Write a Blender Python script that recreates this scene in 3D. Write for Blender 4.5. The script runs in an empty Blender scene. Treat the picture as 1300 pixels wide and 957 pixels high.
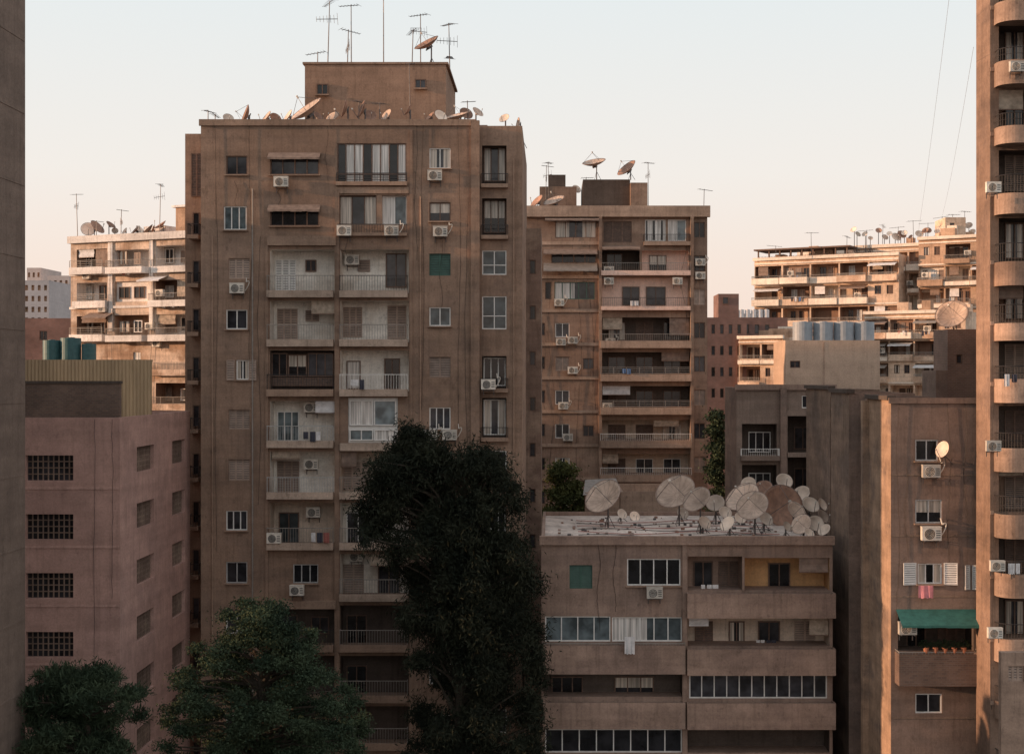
import bpy, math, random
import numpy as np
from mathutils import Vector
random.seed(11); rng=np.random.default_rng(5)
F=1800.; VX=700.; HY=478.5; H=27.
def X(px,D): return (px-VX)*D/F
def Z(py,D): return H+(HY-py)*D/F
col=bpy.context.scene.collection

# ------------------------------------------------------------ materials
def newmat(name):
    m=bpy.data.materials.new(name); m.use_nodes=True
    nt=m.node_tree; b=nt.nodes['Principled BSDF']
    return m,nt,b
def N(nt,t,**k):
    n=nt.nodes.new(t)
    for a,v in k.items(): setattr(n,a,v)
    return n
def scaled_pos(nt,s):
    g=N(nt,'ShaderNodeNewGeometry'); v=N(nt,'ShaderNodeVectorMath',operation='MULTIPLY')
    nt.links.new(g.outputs['Position'],v.inputs[0]); v.inputs[1].default_value=s
    return v.outputs[0]
def noise(nt,s,scale=1,det=4,rough=.55):
    n=N(nt,'ShaderNodeTexNoise'); n.inputs['Scale'].default_value=scale; n.inputs['Detail'].default_value=det
    n.inputs['Roughness'].default_value=rough
    nt.links.new(scaled_pos(nt,s),n.inputs['Vector']); return n.outputs['Fac']
def mrange(nt,src,a,b,c,d):
    r=N(nt,'ShaderNodeMapRange'); nt.links.new(src,r.inputs[0])
    for i,v in enumerate((a,b,c,d)): r.inputs[i+1].default_value=v
    return r.outputs[0]
def mul(nt,a,b):
    m=N(nt,'ShaderNodeMath',operation='MULTIPLY'); nt.links.new(a,m.inputs[0]); nt.links.new(b,m.inputs[1]); return m.outputs[0]
def colmul(nt,c,f):
    m=N(nt,'ShaderNodeVectorMath',operation='SCALE')
    if isinstance(c,tuple): m.inputs[0].default_value=c
    else: nt.links.new(c,m.inputs[0])
    nt.links.new(f,m.inputs['Scale']); return m.outputs[0]
def plaster(name,c,dirt=.35,patch=None,bump=.35,rough=.92,ps=.35):
    m,nt,b=newmat(name)
    big=mrange(nt,noise(nt,(1,1,1),.16,5),.3,.7,1-dirt*.5,1+dirt*.35)
    med=mrange(nt,noise(nt,(1,1,1),.9,7,.7),.25,.75,1-dirt*.6,1+dirt*.45)
    st=mrange(nt,noise(nt,(4.5,4.5,.22),1,4,.65),.5,.72,1.02,1-dirt*.5)
    spot=mrange(nt,noise(nt,(1,1,.7),2.6,5,.7),.58,.7,1,1-dirt*.65)
    hz=mrange(nt,noise(nt,(.1,.1,1.6),1,3,.6),.35,.65,1-dirt*.25,1+dirt*.2)
    fine=noise(nt,(1,1,1),9,6,.75)
    ff=mrange(nt,fine,.3,.7,.82,1.14)
    f=mul(nt,mul(nt,mul(nt,big,hz),med),mul(nt,mul(nt,st,spot),ff))
    base=c
    if patch:
        mx=N(nt,'ShaderNodeMix',data_type='RGBA'); 
        nt.links.new(mrange(nt,noise(nt,(1,1,1.4),ps,5,.6),.5,.6,0,1),mx.inputs[0])
        mx.inputs[6].default_value=(*c,1); mx.inputs[7].default_value=(*patch,1); base=mx.outputs[2]
    nt.links.new(colmul(nt,base,f),b.inputs['Base Color'])
    b.inputs['Roughness'].default_value=rough; b.inputs['Specular IOR Level'].default_value=.2
    bp=N(nt,'ShaderNodeBump'); bp.inputs['Strength'].default_value=bump; bp.inputs['Distance'].default_value=.05
    nt.links.new(fine,bp.inputs['Height']); nt.links.new(bp.outputs[0],b.inputs['Normal'])
    return m
def brick(name,c1,c2,mortar,sc=1.0):
    m,nt,b=newmat(name)
    g=N(nt,'ShaderNodeNewGeometry'); s=N(nt,'ShaderNodeSeparateXYZ'); nt.links.new(g.outputs['Position'],s.inputs[0])
    a=N(nt,'ShaderNodeMath',operation='ADD'); nt.links.new(s.outputs[0],a.inputs[0]); nt.links.new(s.outputs[1],a.inputs[1])
    cb=N(nt,'ShaderNodeCombineXYZ'); nt.links.new(a.outputs[0],cb.inputs[0]); nt.links.new(s.outputs[2],cb.inputs[1])
    t=N(nt,'ShaderNodeTexBrick'); nt.links.new(cb.outputs[0],t.inputs['Vector'])
    t.inputs['Color1'].default_value=(*c1,1); t.inputs['Color2'].default_value=(*c2,1); t.inputs['Mortar'].default_value=(*mortar,1)
    t.inputs['Scale'].default_value=sc; t.inputs['Brick Width'].default_value=.26; t.inputs['Row Height'].default_value=.1; t.inputs['Mortar Size'].default_value=.015
    f=mrange(nt,noise(nt,(1,1,1),.5,6,.65),.3,.7,.65,1.25)
    nt.links.new(colmul(nt,t.outputs['Color'],f),b.inputs['Base Color']); b.inputs['Roughness'].default_value=.95
    return m
def simple(name,c,rough=.6,metal=0,var=.2,vs=3,spec=.4,rnd=None):
    m,nt,b=newmat(name)
    f=mrange(nt,noise(nt,(1,1,1),vs,5,.6),.3,.7,1-var,1+var)
    if rnd:
        oi=N(nt,'ShaderNodeObjectInfo'); f=mul(nt,f,mrange(nt,oi.outputs['Random'],0,1,rnd[0],rnd[1]))
    nt.links.new(colmul(nt,c,f),b.inputs['Base Color'])
    b.inputs['Roughness'].default_value=rough; b.inputs['Metallic'].default_value=metal; b.inputs['Specular IOR Level'].default_value=spec
    return m
def glassmat(name,c):
    m,nt,b=newmat(name)
    oi=N(nt,'ShaderNodeObjectInfo'); r=mrange(nt,oi.outputs['Random'],0,1,.3,1.9)
    n=mrange(nt,noise(nt,(1,1,1),1.3,2),.35,.65,.5,1.5)
    nt.links.new(colmul(nt,c,mul(nt,r,n)),b.inputs['Base Color'])
    b.inputs['Roughness'].default_value=.12; b.inputs['Specular IOR Level'].default_value=.45
    bp=N(nt,'ShaderNodeBump'); bp.inputs['Strength'].default_value=.08
    nt.links.new(noise(nt,(1,1,1),1.5,1),bp.inputs['Height']); nt.links.new(bp.outputs[0],b.inputs['Normal'])
    return m
def curtainmat(name,c):
    m,nt,b=newmat(name)
    f=mrange(nt,noise(nt,(9,9,.3),1,2),.35,.65,.45,1.1)  # fold shading put into the colour as vertical streaks
    nt.links.new(colmul(nt,c,f),b.inputs['Base Color']); b.inputs['Roughness'].default_value=.3; b.inputs['Coat Weight'].default_value=.4
    return m
def leafmat(name,c,c2):
    m,nt,b=newmat(name)
    mx=N(nt,'ShaderNodeMix',data_type='RGBA'); mx.inputs[6].default_value=(*c,1); mx.inputs[7].default_value=(*c2,1)
    nt.links.new(mrange(nt,noise(nt,(1,1,1),.8,4,.6),.38,.64,0,1),mx.inputs[0])
    f=mrange(nt,noise(nt,(1,1,1),5,2),.3,.7,.75,1.25)
    nt.links.new(colmul(nt,mx.outputs[2],f),b.inputs['Base Color']); b.inputs['Roughness'].default_value=.8; b.inputs['Specular IOR Level'].default_value=.08
    return m
def corrmat(name,c):
    m,nt,b=newmat(name)
    f=mrange(nt,noise(nt,(1,1,.2),1.5,5,.6),.3,.7,.7,1.15)
    nt.links.new(colmul(nt,c,f),b.inputs['Base Color']); b.inputs['Roughness'].default_value=.6
    return m

M={}
M['A']=plaster('brown_stucco',(.32,.215,.158),.42,patch=(.275,.188,.142))
M['Aband']=plaster('brown_band_stucco',(.37,.255,.19),.45)
M['Apar']=plaster('beige_parapet_paint',(.52,.4,.32),.5)
M['Alit']=plaster('tan_stucco',(.33,.215,.155),.4)  # tower stucco slightly warmed, sunlight put into the colour
M['Awing']=plaster('dark_wing_stucco',(.25,.175,.14),.5,patch=(.34,.25,.195))  # gloom of the set-back wing put into the colour; also lattice bars
M['Ain']=plaster('pale_balcony_paint',(.84,.79,.72),.38,patch=(.72,.65,.57))
M['Ain2']=plaster('ochre_balcony_paint',(.6,.49,.4),.4)
M['dark']=plaster('shadowed_concrete',(.115,.09,.077),.4)  # shade put into the recess colour; plain dark tone on huts and copings
M['B']=plaster('umber_stucco',(.3,.2,.15),.45,patch=(.345,.24,.18))
M['Bslab']=plaster('slab_stucco',(.42,.3,.23),.5)
M['Bpink']=plaster('pink_balcony_paint',(.82,.58,.48),.25)
M['C']=plaster('cream_plaster',(.66,.52,.42),.65,patch=(.42,.29,.21),ps=.3)
M['Cw']=plaster('white_plaster',(.84,.79,.75),.45)
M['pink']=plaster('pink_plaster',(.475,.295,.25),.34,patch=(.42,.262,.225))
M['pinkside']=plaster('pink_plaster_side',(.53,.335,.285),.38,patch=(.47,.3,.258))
M['E']=plaster('grey_brown_render',(.21,.158,.13),.38)
M['Ftop']=plaster('roof_screed',(.66,.565,.5),.6,patch=(.5,.42,.37),ps=.6)
M['F']=plaster('taupe_stucco',(.33,.232,.185),.42,patch=(.29,.205,.168))
M['Fband']=plaster('band_stucco',(.39,.272,.215),.5,patch=(.325,.226,.183))
M['Forange']=plaster('ochre_wall',(.6,.36,.18),.35)  # orange light on the recess wall put into the colour
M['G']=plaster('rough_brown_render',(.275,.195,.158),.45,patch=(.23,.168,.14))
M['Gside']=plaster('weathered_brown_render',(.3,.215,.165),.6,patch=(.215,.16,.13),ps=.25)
M['Gwarm']=plaster('warm_brown_render',(.42,.285,.2),.55,patch=(.28,.2,.155),ps=.3)  # lighter copy of the side render, warm light put into the colour
M['L']=plaster('brown_tower_stucco',(.29,.195,.145),.5,patch=(.24,.165,.128))
M['Lb']=plaster('beige_parapet',(.4,.28,.215),.55)
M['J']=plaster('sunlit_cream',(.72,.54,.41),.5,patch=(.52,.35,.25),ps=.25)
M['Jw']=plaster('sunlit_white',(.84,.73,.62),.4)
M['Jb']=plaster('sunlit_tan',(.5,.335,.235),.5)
M['Jd']=plaster('brown_recess_paint',(.26,.165,.12),.4)  # balcony recess shade put into the colour
M['H']=plaster('sandy_wall',(.52,.38,.29),.25)
M['I']=plaster('charcoal_brown_render',(.275,.205,.168),.42)
M['haze']=plaster('hazy_grey',(.5,.46,.46),.2)  # distance haze put into this and the next pale colour
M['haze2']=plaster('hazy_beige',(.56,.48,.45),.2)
M['brick']=brick('red_brick',(.25,.125,.098),(.205,.105,.083),(.22,.16,.14),.8)
M['brickd']=brick('dark_brick',(.19,.12,.09),(.13,.085,.068),(.17,.13,.11))
M['brickb']=brick('brown_brick',(.25,.15,.11),(.2,.12,.09),(.24,.18,.15))
M['yel']=corrmat('ochre_sheet_metal',(.42,.3,.18))
M['white']=simple('white_paint',(.78,.76,.73),.5,var=.12)
M['alu']=simple('aluminium',(.5,.5,.5),.4,.3)
M['wood']=simple('brown_wood',(.15,.09,.065),.6,var=.3,vs=6)
M['beigesh']=simple('beige_shutter_paint',(.42,.31,.25),.6,var=.2,rnd=(.6,1.15))
M['green']=simple('green_shutter_paint',(.055,.12,.095),.6,var=.2)
M['iron']=simple('dark_iron',(.035,.03,.03),.6)
M['rail']=simple('grey_rail_paint',(.28,.25,.225),.6)
M['glass']=glassmat('dark_glass',(.026,.026,.03))
M['glassb']=glassmat('bluish_glass',(.1,.125,.135))
M['curt']=curtainmat('cream_curtain',(.6,.52,.44))
M['curtw']=curtainmat('white_curtain',(.76,.72,.68))
M['acw']=simple('off_white_casing',(.76,.7,.62),.5,var=.2,rnd=(.65,1.05))
M['acd']=simple('fan_grille_dark',(.06,.06,.06),.5)
M['dish']=simple('dusty_dish_paint',(.72,.55,.44),.6,var=.3,vs=1.5,rnd=(.55,1.1))
M['dishr']=simple('rusty_dish_paint',(.36,.21,.15),.7,var=.3,vs=2,rnd=(.7,1.2))
M['dishw']=simple('pale_dish_paint',(.82,.67,.55),.55,var=.25,vs=1.5,rnd=(.5,1.1))
M['steel']=simple('dull_steel',(.12,.11,.11),.5,.5)
M['bark']=simple('bark',(.05,.04,.03),.9,var=.4,vs=5)
M['leafd']=leafmat('needle_foliage',(.014,.018,.013),(.036,.04,.026))
M['leafg']=leafmat('broad_foliage',(.028,.044,.028),(.066,.09,.052))
M['leafo']=leafmat('olive_foliage',(.05,.06,.025),(.1,.105,.04))
M['awn']=simple('faded_awning_cloth',(.25,.18,.145),.9,var=.3)
M['awng']=simple('green_awning_cloth',(.04,.15,.13),.8,var=.25)
M['blindc']=simple('striped_blind_cloth',(.42,.34,.27),.9,var=.35,vs=4)
M['pinkc']=simple('pink_cloth',(.75,.3,.33),.9)
M['whitec']=simple('white_cloth',(.7,.68,.68),.9)
M['bluec']=simple('blue_cloth',(.12,.2,.36),.9)
M['redc']=simple('red_cloth',(.36,.13,.11),.9)
M['darkc']=simple('dark_cloth',(.06,.06,.08),.9)
M['tank']=simple('grey_tank_plastic',(.32,.36,.4),.45,var=.12)
M['teal']=simple('teal_plastic',(.06,.15,.16),.5)
M['ground']=plaster('dusty_asphalt',(.09,.08,.072),.4)
M['terra']=simple('terracotta_pot',(.4,.16,.09),.8)
M['rubble']=simple('rubble',(.3,.22,.19),.9,var=.4,vs=4)

# ------------------------------------------------------------ mesh builder
class MB:
    def __init__(s): s.v=[];s.f=[];s.m=[];s.mats=[]
    def mi(s,k):
        if k not in s.mats: s.mats.append(k)
        return s.mats.index(k)
    def quad(s,a,b,c,d,k):
        n=len(s.v); s.v+= [a,b,c,d]; s.f.append((n,n+1,n+2,n+3)); s.m.append(s.mi(k))
    def box(s,x0,x1,y0,y1,z0,z1,k):
        n=len(s.v); s.v+=[(x0,y0,z0),(x1,y0,z0),(x1,y1,z0),(x0,y1,z0),(x0,y0,z1),(x1,y0,z1),(x1,y1,z1),(x0,y1,z1)]
        for f in ((0,1,5,4),(1,2,6,5),(2,3,7,6),(3,0,4,7),(4,5,6,7),(3,2,1,0)):
            s.f.append(tuple(n+i for i in f)); s.m.append(s.mi(k))
    def cyl(s,p0,p1,r0,r1,n,k,cap=True):
        p0=Vector(p0);p1=Vector(p1); d=(p1-p0).normalized()
        a=d.cross(Vector((0,0,1)) if abs(d.z)<.9 else Vector((1,0,0))).normalized(); b=d.cross(a)
        o=len(s.v)
        for p,r in ((p0,r0),(p1,r1)):
            for i in range(n):
                t=2*math.pi*i/n; s.v.append(tuple(p+a*math.cos(t)*r+b*math.sin(t)*r))
        k=s.mi(k)
        for i in range(n):
            j=(i+1)%n; s.f.append((o+i,o+j,o+n+j,o+n+i)); s.m.append(k)
        if cap:
            s.f.append(tuple(o+i for i in range(n))[::-1]); s.m.append(k)
            s.f.append(tuple(o+n+i for i in range(n))); s.m.append(k)
    def tube(s,pts,r,n,k):
        for a,b in zip(pts,pts[1:]): s.cyl(a,b,r,r,n,k,False)
    def mesh(s,name):
        me=bpy.data.meshes.new(name); me.from_pydata(s.v,[],s.f)
        for k in s.mats: me.materials.append(M[k])
        me.polygons.foreach_set('material_index',s.m); me.update(); return me
def mk(name,me,parent=None,loc=(0,0,0),rot=(0,0,0),sc=None):
    o=bpy.data.objects.new(name,me); o.location=loc; o.rotation_euler=rot
    if sc: o.scale=sc
    if parent: o.parent=parent
    col.objects.link(o); return o
def top(o,label,cat,group=None):
    o['label']=label; o['category']=cat
    if group: o['group']=group
    return o

# ------------------------------------------------------------ windows
cache={}
def pane_mesh(w,h,kind,n):
    key=('p',round(w,2),round(h,2),kind,n)
    if key in cache: return cache[key]
    b=MB(); x0,x1=-w/2,w/2
    def q(a,c,z0,z1,k,y=0): b.quad((a,y,z0),(c,y,z0),(c,y,z1),(a,y,z1),k)
    if kind=='dark': q(x0,x1,0,h,'glass')
    elif kind=='blue': q(x0,x1,0,h,'glassb')
    elif kind=='curt':
        f=.34; q(x0,x0+w*f,0,h,'curt'); q(x0+w*f,x1-w*f,0,h,'glass'); q(x1-w*f,x1,0,h,'curt')
    elif kind=='curtl': q(x0,x0+w*.5,0,h,'curtw'); q(x0+w*.5,x1,0,h,'glassb')
    elif kind=='curtw': q(x0,x1,0,h,'curtw')
    elif kind=='curtm':
        for i in range(8): q(x0+w*i/8,x0+w*(i+1)/8,0,h,'glass' if i in(0,3,6) else 'curtw')
    elif kind=='half': q(x0,x1,0,h*.45,'glass'); q(x0,x1,h*.45,h,'curt')
    elif kind in('shut','shutg','shutw','shutd'):
        k={'shut':'beigesh','shutg':'green','shutw':'white','shutd':'wood'}[kind]
        q(x0,x1,0,h,'acd')
        for i in range(n):
            a=x0+w*i/n; c=x0+w*(i+1)/n; t=.05
            b.box(a,a+t,-.05,-.004,0,h,k); b.box(c-t,c,-.05,-.004,0,h,k)
            b.box(a+t,c-t,-.05,-.004,0,t,k); b.box(a+t,c-t,-.05,-.004,h-t,h,k)
            ns=max(4,int((h-2*t)/.1)); dz=(h-2*t)/ns
            for j in range(ns):
                z=t+dz*j
                b.quad((a+t,-.045,z+.01),(c-t,-.045,z+.01),(c-t,-.012,z+dz*.8),(a+t,-.012,z+dz*.8),k)
    elif kind=='grille':
        q(x0,x1,0,h,'glass')
        nx=max(3,int(w/.27)); nz=max(3,int(h/.27))
        for i in range(1,nx): a=x0+w*i/nx; b.box(a-.03,a+.03,-.09,-.04,0,h,'Awing')
        for i in range(1,nz): a=h*i/nz; b.box(x0,x1,-.039,-.004,a-.03,a+.03,'Awing')
    me=b.mesh('window_pane'); cache[key]=me; return me
def frame_mesh(w,h,k,n,sill,bar):
    key=('f',round(w,2),round(h,2),k,n,sill,bar)
    if key in cache: return cache[key]
    b=MB(); t=.065; y0,y1=-.07,.0; x0,x1=-w/2,w/2
    b.box(x0,x0+t,y0,y1,0,h,k); b.box(x1-t,x1,y0,y1,0,h,k)
    b.box(x0+t,x1-t,y0,y1,0,t,k); b.box(x0+t,x1-t,y0,y1,h-t,h,k)
    for i in range(1,n):
        a=x0+w*i/n; b.box(a-t*.45,a+t*.45,y0+.01,y1,t,h-t,k)
    if bar: b.box(x0+t,x1-t,y0+.02,y1,h*bar-.025,h*bar+.025,k)
    if sill: b.box(x0-.08,x1+.08,-.3,-.071,-.07,.0,'Aband')
    me=b.mesh('window_frame'); cache[key]=me; return me
FACEROT={'F':0,'L':-math.pi/2,'R':math.pi/2}

class Bld:
    def __init__(s,name,label,cat,D,pxc,yaw=0,group=None,base=0):
        s.D=D; s.xc=X(pxc,D); s.yaw=yaw
        s.e=mk(name,None,None,(s.xc,D,base),(0,0,yaw)); top(s.e,label,cat,group); s.e.empty_display_size=.5
        s.w=MB(); s.open=[]; s.base=base; s.name=name
    def faceD(s,px):
        k=(px-VX)/F; lx=(k*s.D-s.xc)/(math.cos(s.yaw)-k*math.sin(s.yaw)); return s.D+lx*math.sin(s.yaw)
    def x(s,px,d=0): return X(px,s.D+d)-s.xc
    def z(s,py,d=0): return Z(py,s.D+d)-s.base
    def rec(s,px0,px1,py0,py1,dep,k,base=0):
        s.open.append((s.x(px0,base),s.x(px1,base),s.z(py1,base),s.z(py0,base),dep,k))
    def win(s,px0,px1,py0,py1,kind='dark',fr='white',n=2,dep=.16,cut=True,base=0,k='A',sill=False,bar=0):
        if cut:
            x0,x1,z0,z1=s.x(px0,base),s.x(px1,base),s.z(py1,base),s.z(py0,base)
            s.open.append((x0,x1,z0,z1,dep,k))
        else:
            x0,x1,z0,z1=s.x(px0,base+dep),s.x(px1,base+dep),s.z(py1,base+dep),s.z(py0,base+dep)
        return s.winm('F',(x0+x1)/2,z0,x1-x0,z1-z0,base+dep,kind,fr,n,sill,bar)
    def winm(s,face,u,z,w,h,d,kind,fr,n,sill=False,bar=0):
        rot=(0,0,FACEROT[face]); e=.02
        loc={'F':(u,d-e,z),'L':(d-e,u,z),'R':(d+e,u,z)}[face]
        shut=kind.startswith('shut')
        p=mk('shutter' if shut else ('window_grille' if kind=='grille' else 'window'),pane_mesh(w,h,kind,n),s.e,loc,rot)
        if not shut and kind!='grille': mk('window_frame',frame_mesh(w,h,fr,n,sill,bar),p,(0,-.005,0))
        return p
    def leaf(s,px0,px1,py0,py1,ang,hinge,k='shutw',y=0):
        w=s.x(px1)-s.x(px0); h=s.z(py0)-s.z(py1)
        xc=(s.x(px0)+s.x(px1))/2
        mk('shutter',pane_mesh(w,h,k,1),s.e,(xc,y-.06,s.z(py1)),(0,0,ang))
    def blind(s,px0,px1,py0,py1,k='blindc',y=.12):
        x0,x1,z0,z1=s.x(px0),s.x(px1),s.z(py1),s.z(py0); b=MB(); n=6
        for i in range(n):
            za=z1-(z1-z0)*i/n; zb=z1-(z1-z0)*(i+1)/n; ya=y+.03*math.sin(i*1.3+px0); yb=y+.03*math.sin((i+1)*1.3+px0)
            b.quad((x0,ya,za),(x1,ya+.02,za),(x1,yb+.02,zb),(x0,yb,zb),k)
        b.box(x0,x1,y-.02,y+.05,z0-.05,z0,'wood')
        mk('blind',b.mesh('blind'),s.e)
    def facade(s,m,u0,u1,z0,z1,ops,k):
        ops=[o for o in ops if o[1]>u0 and o[0]<u1 and o[3]>z0 and o[2]<z1]
        ops=[(max(o[0],u0+.001),min(o[1],u1-.001),max(o[2],z0+.001),min(o[3],z1-.001),o[4],o[5]) for o in ops]
        us=sorted({u0,u1}|{o[0] for o in ops}|{o[1] for o in ops}); zs=sorted({z0,z1}|{o[2] for o in ops}|{o[3] for o in ops})
        w=s.w
        for za,zb in zip(zs,zs[1:]):
            zc=(za+zb)/2; st=None
            for ua,ub in zip(us,us[1:]):
                uc=(ua+ub)/2
                hole=any(o[0]<uc<o[1] and o[2]<zc<o[3] for o in ops)
                if hole:
                    if st is not None: w.quad(m(st,0,za),m(ua,0,za),m(ua,0,zb),m(st,0,zb),k); st=None
                elif st is None: st=ua
            if st is not None: w.quad(m(st,0,za),m(u1,0,za),m(u1,0,zb),m(st,0,zb),k)
        for a,b,c,d,dep,kk in ops:
            w.quad(m(a,dep,c),m(b,dep,c),m(b,dep,d),m(a,dep,d),kk)
            w.quad(m(a,0,c),m(a,dep,c),m(a,dep,d),m(a,0,d),kk if dep>.5 else k); w.quad(m(b,0,c),m(b,dep,c),m(b,dep,d),m(b,0,d),kk if dep>.5 else k)
            w.quad(m(a,0,c),m(b,0,c),m(b,dep,c),m(a,dep,c),k); w.quad(m(a,0,d),m(b,0,d),m(b,dep,d),m(a,dep,d),kk if dep>.5 else k)
    def body(s,px0,px1,pyt,depth,k,y0=0,sideL=(),sideR=(),kL=None,kR=None,par=.8,roof='Bslab',zb=None):
        x0,x1,zt=s.x(px0,y0),s.x(px1,y0),s.z(pyt,y0)
        return s.bodym(x0,x1,zt,depth,k,y0,sideL,sideR,kL,kR,par,roof,zb)
    def bodym(s,x0,x1,zt,depth,k,y0=0,sideL=(),sideR=(),kL=None,kR=None,par=.8,roof='Bslab',zb=None):
        zb=-s.base if zb is None else zb; w=s.w
        s.facade(lambda u,d,z:(u,y0+d,z),x0,x1,zb,zt,s.open,k); s.open=[]
        s.facade(lambda u,d,z:(x0+d,u,z),y0,y0+depth,zb,zt,list(sideL),kL or k)
        s.facade(lambda u,d,z:(x1-d,u,z),y0,y0+depth,zb,zt,list(sideR),kR or k)
        y1=y0+depth; w.quad((x1,y1,zb),(x0,y1,zb),(x0,y1,zt),(x1,y1,zt),k)
        t=.18; r=zt-par
        w.quad((x0,y0,zt),(x1,y0,zt),(x1-t,y0+t,zt),(x0+t,y0+t,zt),k); w.quad((x1,y0,zt),(x1,y1,zt),(x1-t,y1-t,zt),(x1-t,y0+t,zt),k)
        w.quad((x1,y1,zt),(x0,y1,zt),(x0+t,y1-t,zt),(x1-t,y1-t,zt),k); w.quad((x0,y1,zt),(x0,y0,zt),(x0+t,y0+t,zt),(x0+t,y1-t,zt),k)
        a,b,c,d=x0+t,x1-t,y0+t,y1-t
        w.quad((a,c,r),(b,c,r),(b,c,zt),(a,c,zt),k); w.quad((b,c,r),(b,d,r),(b,d,zt),(b,c,zt),k); w.quad((b,d,r),(a,d,r),(a,d,zt),(b,d,zt),k); w.quad((a,d,r),(a,c,r),(a,c,zt),(a,d,zt),k)
        w.quad((a,c,r),(b,c,r),(b,d,r),(a,d,r),roof)
        return x0,x1,y0,y1,r
    def band(s,px0,px1,py0,py1,proj,k,y0=0,name=None):
        x0,x1,z0,z1=s.x(px0,y0),s.x(px1,y0),s.z(py1,y0),s.z(py0,y0)
        s.w.box(x0,x1,y0-proj,y0+.05,z0,z1,k)
    def balcony(s,px0,px1,pyr0,pyr1,pys,proj=.5,k='Aband',kind='rail',rk='rail',y0=0,sides=True,th=.04):
        x0,x1=s.x(px0,y0),s.x(px1,y0); zt,zm,zs=s.z(pyr0,y0),s.z(pyr1,y0),s.z(pys,y0)
        b=MB(); t=.1; sl=min(.18,(zm-zs)*.6)
        b.box(x0,x1,y0-proj,y0+.06,zs,zs+sl,k)
        if zm>zs+sl+.03:
            b.box(x0,x1,y0-proj+.02,y0-proj+.02+t,zs+sl,zm,k)
            if proj>.2:
                b.box(x0,x0+t,y0-proj+.02+t,y0+.03,zs+sl,zm,k); b.box(x1-t,x1,y0-proj+.02+t,y0+.03,zs+sl,zm,k)
        o=mk('balcony',b.mesh('balcony'),s.e)
        if zt>zm+.1:
            r=MB(); yy=y0-proj+.06
            r.box(x0,x1,yy,yy+.04,zt-th,zt,rk)
            if kind=='rail':
                n=int((x1-x0)/.16)
                for i in range(n+1):
                    a=x0+.01+(x1-x0-.03)*i/n; r.box(a,a+.018,yy+.01,yy+.03,zm,zt-th,rk)
                if proj>.25:
                    m=int(proj/.16)
                    for xx in (x0,x1-.03):
                        r.box(xx,xx+.03,yy+.04,y0,zt-th,zt,rk)
                        for i in range(m): r.box(xx,xx+.02,yy+.08+i*.16,yy+.1+i*.16,zm,zt-th,rk)
            else:
                for j in range(3): z=zm+(zt-zm)*(j+.6)/3.6; r.box(x0,x1,yy+.005,yy+.03,z,z+.03,rk)
                n=max(2,int((x1-x0)/1.1))
                for i in range(n+1):
                    a=x0+(x1-x0-.04)*i/n; r.box(a,a+.04,yy+.002,yy+.038,zm,zt-th,rk)
            mk('railing',r.mesh('railing'),o)
        return o
    def rbalcony(s,px0,px1,pyr0,pyr1,pys,proj,k,rk='iron'):
        """balcony with a rounded outer corner"""
        x0,x1=s.x(px0),s.x(px1); zt,zm,zs=s.z(pyr0),s.z(pyr1),s.z(pys); r=min(proj*.9,.8)
        def path(ins):
            P=[(x0+ins,.03)]; cx,cy=x0+r,-proj+r
            for i in range(9):
                t=math.pi+math.pi/2*i/8; P.append((cx+(r-ins)*math.cos(t),cy+(r-ins)*math.sin(t)))
            P.append((x1,-proj+ins)); return P
        O=path(0); I_=path(.12); b=MB()
        for (a,c),(d,e) in zip(zip(O,I_),list(zip(O,I_))[1:]):
            b.quad((*a,zs),(*d,zs),(*d,zm),(*a,zm),k); b.quad((*c,zs+.2),(*e,zs+.2),(*e,zm),(*c,zm),k); b.quad((*a,zm),(*d,zm),(*e,zm),(*c,zm),k)
            b.quad((*a,zs),(*d,zs),(x1,.03,zs),(x1,.03,zs),k) if False else None
        for zz in (zs,zs+.2):
            n=len(b.v); b.v+=[(*p,zz) for p in O]+[(x1,.03,zz)]; b.f.append(tuple(range(n,n+len(O)+1))); b.m.append(b.mi(k))
        o=mk('balcony',b.mesh('balcony'),s.e); m=path(.06); R_=MB()
        R_.tube([(*p,zt) for p in m],.022,5,rk); R_.tube([(*p,(zt+zm)/2) for p in m],.012,4,rk)
        L_=0
        for a,d in zip(m,m[1:]):
            dx,dy=d[0]-a[0],d[1]-a[1]; l=math.hypot(dx,dy); n=max(1,int(l/.15))
            for i in range(n):
                q=(a[0]+dx*i/n,a[1]+dy*i/n); R_.cyl((*q,zm),(*q,zt),.01,.01,4,rk,False)
        mk('railing',R_.mesh('railing'),o)
    def awning(s,px0,px1,py0,py1,proj=.8,k='awn',y0=0):
        x0,x1,z0,z1=s.x(px0,y0),s.x(px1,y0),s.z(py1,y0),s.z(py0,y0)
        b=MB(); n=max(4,int((x1-x0)/.35))
        for i in range(n):
            a=x0+(x1-x0)*i/n; c=x0+(x1-x0)*(i+1)/n; d=.03*random.random()+.02
            b.quad((a,y0-.01,z1),(c,y0-.01,z1),(c,y0-proj,z0+.08),(a,y0-proj,z0+.08),k)
            b.quad((a,y0-proj,z0+.08),(c,y0-proj,z0+.08),(c,y0-proj,z0-d),(a,y0-proj,z0-d),k)
        return mk('awning',b.mesh('awning'),s.e)
    def cable(s,px,py0,py1,y=-.05,r=.011,amp=.08):
        R=random.Random(int(px*7+py0)); x=s.x(px); z0,z1=s.z(py0),s.z(py1); n=20; b=MB()
        pts=[(x+R.uniform(-.03,.03)+amp*math.sin(i*.4+px),y,z0+(z1-z0)*i/n) for i in range(n+1)]
        b.tube(pts,r,3,'iron'); mk('facade_cable',b.mesh('facade_cable'),s.e)
    def done(s):
        return mk('wall',s.w.mesh(s.name+'_wall'),s.e)
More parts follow.
